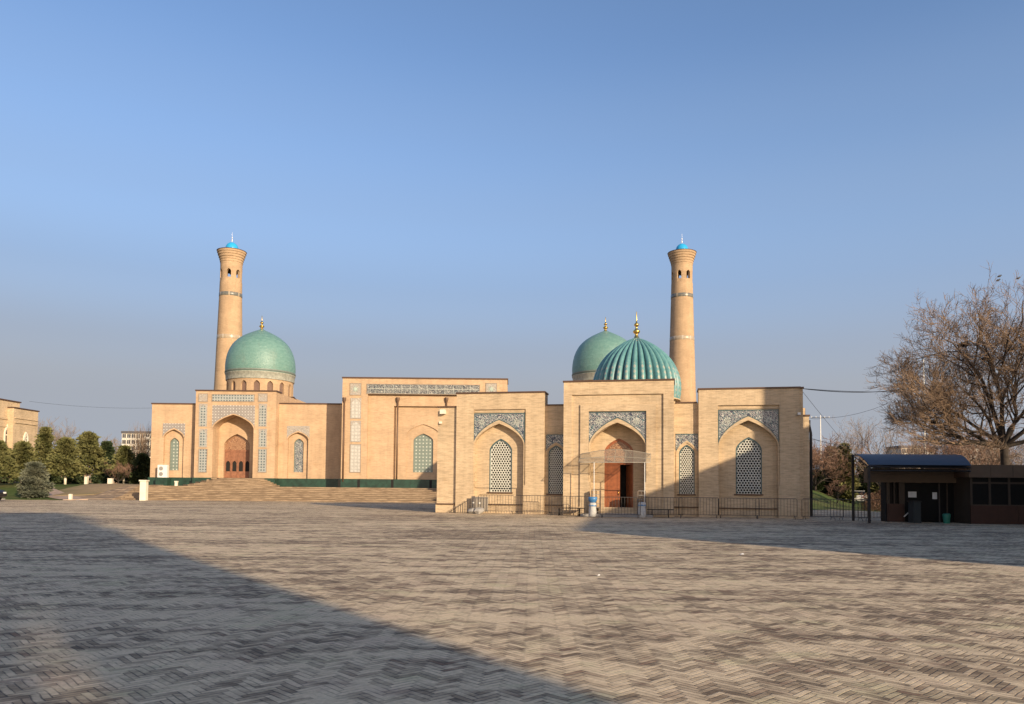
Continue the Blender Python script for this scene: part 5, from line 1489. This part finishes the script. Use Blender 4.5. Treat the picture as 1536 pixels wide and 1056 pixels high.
bird(1374, 544, 'dark bird perched on a thin outer twig, far left of the great tree'); bird(1499, 415, 'dark bird perched at the very top of the great tree'); bird(1497, 421, 'dark bird perched just below the topmost bird'); bird(1527, 418, 'dark bird perched on the treetop nearest the right edge')

# ================================================================== GUARD CABIN AND SHELTER
M['cabfascia'] = plain('bronze_cladding_panel', (0.125, 0.088, 0.060), 0.6, var=0.12)
M['cabred'] = plain('dark_red_brown_panel', (0.050, 0.020, 0.012), 0.6, var=0.2)
M['cabframe'] = plain('brown_window_frame', (0.05, 0.036, 0.026), 0.5)
M['glass'] = plain('dark_tinted_glass', (0.006, 0.007, 0.008), 0.35, spec=0.25)
M['bluemetal'] = plain('dark_blue_sheet_metal', (0.024, 0.028, 0.043), 0.45, 0.2, var=0.1)
KY = 36.3
kb = thing('guard_cabin', 'long brown guard cabin with dark windows at the right edge', 'cabin', (at(1456, 785, KY).x, KY, 0), R(-3.5))
x1 = 9.0; zf0 = at(1490, 716.5, KY).z; zf1 = at(1490, 697.5, KY).z
q = MB(); q.box(0, x1, 0.02, 4.0, 0, zf0, skip='f'); q.build('wall', M['cabframe'], kb)
zs_ = at(1490, 758.5, KY).z
for k in range(4):
    a = 0.02 + k*2.2
    q = MB(); q.box(a, a+2.19, 0.0, 0.08, 0.0, zs_); q.build('lower_panel', M['cabred'], kb)
pxs = [1460, 1484.5, 1514, 1540]
w0 = 0.05
edges = [0.06, 0.92, 1.82, 2.75, 3.7, 4.7, 5.7, 6.7, 7.7, 8.7]
zt_ = at(1490, 725, KY).z
for a, b in zip(edges[:-1], edges[1:]):
    q = MB(); q.box(a+0.05, b-0.05, 0.05, 0.07, zs_+0.05, zt_-0.03); w = q.build('window', M['glass'], kb)
    f = MB(); f.box(a-0.05, a+0.05, 0.0, 0.08, zs_, zf0); f.box(a+0.05, b-0.05, 0.005, 0.08, zt_-0.03, zt_+0.06); f.box(a+0.05, b-0.05, 0.005, 0.08, zs_, zs_+0.05); f.build('frame', M['cabframe'], w)
    q = MB(); q.box(a+0.05, b-0.05, 0.05, 0.07, zt_+0.06, zf0); q.build('transom_light', M['glass'], kb)
for k in range(9):
    q = MB(); q.box(-0.12+k*1.02, -0.12+k*1.02+1.005, -0.16, 0.2, zf0+0.003, zf1); q.build('fascia_panel', M['cabfascia'], kb)
q = MB(); q.box(-0.1, 9.05, 0.21, 4.1, zf0+0.01, zf1-0.03); q.build('roof', M['coping'], kb)
# booth under the shelter
gb = thing('ticket_booth', 'dark brown entry booth with paper notices under the curved blue shelter', 'booth', (at(1332, 783, 37.8).x, 37.8, 0), R(-2.5))
bw = at(1455, 783, 37.8).x - at(1332, 783, 37.8).x
def bz(py): return at(1380, py, 37.8).z
q = MB(); q.box(0, bw, 0.20, 0.8, 0, bz(724)); q.build('wall', M['dark'], gb)
q = MB(); q.box(-1.0, bw, -0.10, 0.4, bz(724)+0.003, bz(703)); q.build('fascia', M['cabfascia'], gb)
q = MB(); q.box(0.0, 0.80, 0.0, 0.10, 0, bz(756)); q.build('lower_panel', M['cabred'], gb)
for (a, b) in ((0.0, 0.10), (0.30, 0.36), (0.56, 0.80)):
    q = MB(); q.box(a, b, 0.0, 0.12, bz(756)+0.003, bz(724)); q.build('upright', M['cabframe'], gb)
q = MB(); q.box(0.85, bw-0.3, 0.14, 0.16, 0.05, bz(727)); q.build('glazing', M['glass'], gb)
for a in (0.82, bw*0.62, bw*0.64+0.3, bw-0.35):
    q = MB(); q.box(a, a+0.06, 0.08, 0.14, 0, bz(725)); q.build('mullion', M['cabframe'] if a < bw*0.6 or a > bw*0.63 else M['steel'], gb)
for (a, b, c, d) in ((1362, 1374, 737.5, 746), (1397.5, 1404, 738.5, 748.5)):
    p0 = at(a, d, 37.9); p1 = at(b, c, 37.9); o = gb.location
    ca, sa = math.cos(R(2.5)), math.sin(R(2.5))
    q = MB(); q.box((p0.x-o.x)*ca, (p1.x-o.x)*ca, 0.125, 0.135, p0.z, p1.z); no = q.build('paper_notice', plain('white_paper', (0.70, 0.74, 0.76), 0.7), gb)
q = MB(); q.cbox((1.05, -0.10, 0.55), (0.85, 0.03, 0.05), Matrix.Rotation(R(-42), 3, 'Y')); q.build('barrier_arm', M['whitepaint'], gb)
tc = thing('turnstile_cabinet', 'dark green grey metal cabinet standing before the booth glass', 'cabinet', (at(1372, 783, 37.0).x, 37.0, 0))
q = MB(); q.box(-0.18, 0.18, -0.25, 0.25, 0, 1.02); q.build('body', plain('dark_slate_metal', (0.022, 0.030, 0.034), 0.5), tc)
q = MB(); q.box(-0.22, 0.22, -0.29, 0.29, 1.023, 1.07); q.build('lid', M['blackmetal'], tc)
bn = thing('green_bin', 'small teal green plastic bin beside the booth', 'bin', (at(1420, 784, 36.6).x, 36.6, 0))
q = MB(); q.lathe([(0.13, 0.0), (0.14, 0.02), (0.175, 0.36), (0.175, 0.40)], (0, 0, 0), 20); q.build('body', plain('teal_green_plastic', (0.03, 0.19, 0.13), 0.4), bn)
q = MB(); q.lathe([(0.19, 0.40), (0.19, 0.43), (0.15, 0.47), (0.04, 0.49)], (0, 0, 0), 20); q.build('lid', plain('teal_green_lid', (0.03, 0.17, 0.12), 0.4), bn)
# curved shelter
shl = thing('entry_shelter', 'curved dark blue metal shelter roof on black posts at the entrance', 'shelter', (0, 0, 0))
fr_ = at(1303, 697, 36.0); fR = at(1457, 698, 35.6); bk_ = at(1279, 681, 38.6); bR = at(1437, 682, 38.4)
vs = []; fs = []; n = 10; m = 6
for j in range(m+1):
    v = j/m
    for i in range(2):
        a = fr_.lerp(bk_, v) if i == 0 else fR.lerp(bR, v)
        # quarter-barrel section: rises quickly at the front edge, flat at the back
        zf = (fr_ if i == 0 else fR).z; zb2 = (bk_ if i == 0 else bR).z
        vs.append((a.x, a.y, zf + (zb2-zf)*math.sin(PI/2*v)**0.9 + 0.0))
for j in range(m): fs.append((j*2, j*2+1, j*2+3, j*2+2))
q = MB(); q.add(vs, fs, True); q.add([(x, y, z-0.03) for x, y, z in vs], [f[::-1] for f in fs], True)
q.box(fr_.x-0.02, fR.x, fr_.y-0.02, fr_.y+0.0, fr_.z-0.08, fr_.z, skip='')
q.build('roof_sheet', M['bluemetal'], shl)
q = MB(); q.tube([(fr_.x, fr_.y+0.04, fr_.z-0.28), (fR.x, fR.y+0.04, fR.z-0.28)], 0.035, 4); q.tube([(fr_.x, fr_.y+0.05, fr_.z-0.11), (fR.x, fR.y+0.05, fR.z-0.11)], 0.035, 4)
for k in range(22):
    t = (k+0.5)/22; a = fr_.lerp(fR, t); q.tube([(a.x-0.1, a.y+0.05, a.z-0.28), (a.x, a.y+0.05, a.z-0.11), (a.x+0.1, a.y+0.05, a.z-0.28)], 0.012, 4, cap=False)
q.tube([(fr_.x, fr_.y, fr_.z-0.11), (bk_.x, bk_.y, bk_.z-0.08)], 0.03, 4)
q.tube([(bk_.x, bk_.y, bk_.z-0.06), (bR.x, bR.y, bR.z-0.06)], 0.03, 4)
q.build('truss', M['blackmetal'], shl)
for (p, zt2) in ((fr_, fr_.z-0.1), (bk_, bk_.z-0.05)):
    q = MB(); q.box(p.x-0.05, p.x+0.05, p.y-0.05, p.y+0.05, 0.0, zt2); q.build('post', M['blackmetal'], shl)

# ================================================================== POLES, WIRES, PILLARS, CAR
def pole(px, Y, pt, r, label, arms, mat='whitepaint'):
    p = at(px, 740, Y); h = at(px, pt, Y).z
    o = thing('utility_pole', label, 'pole', (p.x, Y, 0))
    q = MB(); q.tube([(0, 0, 0), (0, 0, h)], [r*1.4, r*0.7], 8); q.build('mast', M[mat], o)
    if arms:
        q = MB()
        for (z, w) in arms: q.tube([(-w, 0, h-z), (w, 0, h-z)], 0.035, 5)
        q.build('cross_arm', M['steel'], o)
        q = MB()
        for (z, w) in arms:
            for s in (-1, -0.5, 0.5, 1): q.lathe([(0.03, h-z), (0.05, h-z+0.08), (0.02, h-z+0.18)], (s*w, 0, 0), 6)
        q.build('insulator', M['whitepaint'], o)
pole(1231.5, 95, 623, 0.085, 'thin pale pole with cross arms right of the mausoleum', [(0.3, 1.1)])
pole(1388, 88, 538, 0.10, 'tall pale mast rising through the bare branches over the shelter', None)
def wire(a, b, sag, lab, r=0.012):
    q = MB(); pts = []
    for i in range(17):
        t = i/16; p = a.lerp(b, t); p.z -= sag*4*t*(1-t); pts.append(p)
    q.tube(pts, r, 4, cap=False)
    o = q.build('overhead_wire', M['blackmetal']); tag(o, lab, 'wire')
cw = at(1200, 582.5, 41)
wire(cw, at(1400, 574, 60), 0.45, 'thick overhead wire from the mausoleum corner to the great tree, upper one', 0.022)
wire(cw, at(1420, 582, 60), 0.25, 'thin overhead wire just below the thick one from the mausoleum corner', 0.014)
wire(cw, at(1290, 690, 70), 0.1, 'thin wire slanting down right from the mausoleum top corner', 0.014)
wire(at(1214, 657, 41), at(1280, 670, 70), 0.1, 'short wire from the brown downpipe towards the small bare trees', 0.016)
wire(at(1231.5, 627, 95), at(1330, 606, 80), 0.4, 'faint wire from the cross arm pole up to the right', 0.02)
wire(at(1231.5, 628, 95), at(1200, 622, 95.5), 0.2, 'faint wire from the cross arm pole to the left', 0.02)
wire(at(44, 602, 160), at(228, 612, 168), 0.5, 'faint distant wire across the sky left of the mosque', 0.022)
def pillar(px, pt, pb, hwp, Y, label, z0=0.0, cap=True):
    p = at(px, pb, Y); h = at(px, pt, Y).z - z0; w = hwp*Y/F
    o = thing('stone_pillar', label, 'pillar', (p.x, Y, z0), R(4))
    q = MB(); q.box(-w, w, -w, w, 0, h-0.12 if cap else h); q.build('shaft', M['limewash'], o)
    if cap: q = MB(); q.box(-w*1.25, w*1.25, -w*1.25, w*1.25, h-0.117, h); q.build('cap', M['limewash'], o)
pillar(215.5, 720, 748.5, 4.4, 68.3, 'tall whitewashed pillar at the foot of the left end of the steps')
pp = at(165.5, 727, 80); pillar(165.5, 717.5, 727.5, 3.0, 80, 'small stone pillar at the top of the rubble bank', h_left(pp.x, 80)-0.1, False)
pillar(105.7, 741, 749.5, 2.0, 66.9, 'short pale bollard at the corner of the lawn path', 0.05, False)
pp = at(129, 725, 83); pillar(129, 715, 726.5, 1.8, 83, 'pale stone post on the lawn between the pines', h_left(pp.x, 83)-0.1, False)
pp = at(264.5, 727, 75); pillar(264.5, 721.5, 727.5, 1.8, 75.6, 'tiny pale bollard on the terrace before the green plinth', TH, True)

# car behind the fence
M['carpaint'] = plain('white_car_paint', (0.75, 0.75, 0.74), 0.25, var=0.03)
M['tyre'] = plain('black_rubber', (0.02, 0.02, 0.02), 0.9)
def make_car(name, mat, label, loc, rz):
    o = thing(name, label, 'car', loc, rz)
    sec = [(-2.15, 0.35, 0.80), (-2.05, 0.30, 0.95), (-1.35, 0.28, 1.00), (1.0, 0.28, 0.98), (1.9, 0.30, 0.88), (2.15, 0.38, 0.70)]
    q = MB(); vs = []; fs = []
    for (x, a, b) in sec:
        for (y, z) in ((-0.78, a), (-0.86, (a+b)/2), (-0.78, b), (0.78, b), (0.86, (a+b)/2), (0.78, a)): vs.append((x, y, z))
    for i in range(len(sec)-1):
        for k in range(6): fs.append((i*6+k, i*6+(k+1) % 6, (i+1)*6+(k+1) % 6, (i+1)*6+k))
    fs += [tuple(range(6))[::-1], tuple(range(30, 36))]
    q.add(vs, fs)
    q.add([(-1.2, -0.55, 1.46), (0.35, -0.55, 1.46), (0.35, 0.55, 1.46), (-1.2, 0.55, 1.46), (-1.2, -0.55, 1.42), (0.35, -0.55, 1.42), (0.35, 0.55, 1.42), (-1.2, 0.55, 1.42)], [(0, 1, 2, 3), (4, 5, 1, 0), (5, 6, 2, 1), (6, 7, 3, 2), (7, 4, 0, 3)])
    q.build('body', M[mat], o)
    g = MB(); g.add([(-1.85, -0.74, 0.97), (1.15, -0.74, 0.97), (1.15, 0.74, 0.97), (-1.85, 0.74, 0.97), (-1.2, -0.55, 1.42), (0.35, -0.55, 1.42), (0.35, 0.55, 1.42), (-1.2, 0.55, 1.42)], [(0, 1, 5, 4), (1, 2, 6, 5), (2, 3, 7, 6), (3, 0, 4, 7)]); g.build('window', M['glass'], o)
    for (x, y) in ((-1.35, -0.8), (1.35, -0.8), (-1.35, 0.8), (1.35, 0.8)):
        w = MB(); w.M = Matrix.Translation((x, y, 0.32)) @ Matrix.Rotation(R(90), 4, 'X'); w.lathe([(0.31, -0.1), (0.32, -0.08), (0.32, 0.08), (0.31, 0.1)], (0, 0, 0), 20); wo2 = w.build('wheel', M['tyre'], o)
        w = MB(); w.M = Matrix.Translation((x, y*1.135, 0.32)) @ Matrix.Rotation(R(90), 4, 'X'); w.lathe([(0.19, -0.015), (0.2, 0), (0.19, 0.015)], (0, 0, 0), 14); w.build('rim', M['steel'], wo2)
    for (x, y) in ((2.10, -0.6), (2.10, 0.6)):
        w = MB(); w.cbox((x, y, 0.68), (0.12, 0.28, 0.13)); w.build('headlight', M['whitepaint'], o)
    for (x, y) in ((-2.12, -0.6), (-2.12, 0.6)):
        w = MB(); w.cbox((x, y, 0.78), (0.10, 0.24, 0.14)); w.build('tail_light', plain('red_lens', (0.35, 0.02, 0.015), 0.3), o)
p = at(1289, 750, 86); make_car('parked_car', 'carpaint', 'white parked car seen through the barrier between the shelter posts', (p.x, 86, 0.0), R(60))
p = at(1347, 728, 80); make_car('parked_car', 'carpaint', 'white car partly hidden by the cabin, seen through the shelter', (p.x+0.5, 78, 0.0), R(-20))
M['carblack'] = plain('black_car_paint', (0.012, 0.012, 0.014), 0.3, var=0.05)
p = gnd(-2, 752); make_car('parked_car', 'carblack', 'black car whose front just enters the picture at the left edge', (p.x-2.35, p.y+0.6, 0.0), R(-8))
# litter on the paving
for (px, py, r, lab) in [(1113, 832, 0.05, 'white scrap of paper lying on the sunlit paving'), (898, 864, 0.025, 'tiny white scrap on the paving left of the larger scrap'), (117, 750.5, 0.16, 'white scrap at the edge of the lawn path')]:
    p = gnd(px, py); q = MB(); q.add([(-r, -r*.7, 0.005), (r*.8, -r, 0.012), (r, r*.8, 0.03), (-r*.6, r, 0.008), (0, 0, 0.035)], [(0, 1, 4), (1, 2, 4), (2, 3, 4), (3, 0, 4)])
    o = q.build('paper_scrap', M['whitepaint']); o.location = (p.x, p.y, 0); tag(o, lab, 'litter')

# ================================================================== HALL AND ADDED CASTERS OUTSIDE THE FRAME FOR THE LONG SHADOWS
def s_up(p, t): return Vector((p[0], p[1], 0)) + sdir*t
# the long block on the right; its roof line meets the shadow edge on the paving
tip = gnd(865, 796)
dirv = Vector((0.156, 0.988, 0)).normalized()
tt = 35.0
c0 = s_up(tip, tt)
ob = thing('brick_hall', 'long brick hall outside the right edge shading the guard cabin', 'building', (c0.x, c0.y, 0), math.atan2(dirv.y, dirv.x))
Hh = c0.z
q = MB(); q.box(0, 37, -14, 0, 0, Hh); q.build('wall', M['brick'], ob)
q = MB(); q.box(-0.0, 37, -14, -0.0, Hh+0.003, Hh+0.05); q.build('roof', M['coping'], ob)
kk = []
for (px_, py_) in ((1143.5, 620), (1199.0, 620)):
    lx, lz_ = FP(px_, py_); P_ = Matrix.Rotation(FA, 3, 'Z') @ Vector((lx, 0, lz_)) + FO
    n_ = Vector((-dirv.y, dirv.x, 0)); t_ = (Vector((c0.x, c0.y, 0)) - P_).dot(n_) / sdir.dot(n_)
    Q_ = P_ + sdir*t_; kk.append((Q_ - Vector((c0.x, c0.y, 0))).dot(dirv))
kk.sort()
q = MB(); q.box(kk[0], kk[1], -0.6, -0.05, Hh+0.05, Hh+7.5); q.build('shadow_pier', M['brick'], ob)  # unseen pier added on the roof, sized to shade the right block's wall
for k in range(9):
    q = MB(); q.box(2+k*4, 3.4+k*4, 0.0, 0.03, 1.2, 4.2); q.build('window', M['glass'], ob)
# unseen tower added behind the camera, sized to cast the left shadow
a_ = gnd(270, 836); b_ = gnd(690, 960)
sd = Vector((sdir.x, sdir.y, 0)).normalized(); nrm = Vector((-sd.y, sd.x, 0))     # to the right of the light's path is +?
edge = (a_+b_)/2; edge.z = 0
wid = 3.1
side = -1 if nrm.x > 0 else 1
cen = edge + nrm*side*(wid/2) + sd*42
tipd = (cen - gnd(70, 772)).length
tw_h = tipd*math.tan(SUN_EL)
tw = thing('shadow_tower', 'square brick tower added behind the viewer to cast the left shadow', 'tower', (cen.x, cen.y, 0), math.atan2(sd.y, sd.x))
q = MB(); q.box(-1.5, 1.5, -wid/2, wid/2, 0, tw_h); q.build('wall', M['brick'], tw)
q = MB(); q.box(-1.6, 1.6, -wid/2-0.1, wid/2+0.1, tw_h+0.003, tw_h+0.25); q.build('roof', M['coping'], tw)

# unseen bare tree added to soften the left side of the tower's shadow
tc_ = edge + nrm*side*4.3 + sd*44
t1, t2 = MB(), MB()
bare_tree(t1, t2, 25.0, 0.42, 78, levels=4, trunk_r=0.22, fork=0.22, nl=(9, 8, 7, 6), up=0.45, tw=0.05)
tr_ = thing('bare_tree', 'unseen bare tree added behind the viewer to soften the tower shadow', 'tree', (tc_.x, tc_.y, 0))
t1.build('trunk', M['bark'], tr_); t2.build('crown', M['twig'], tr_)
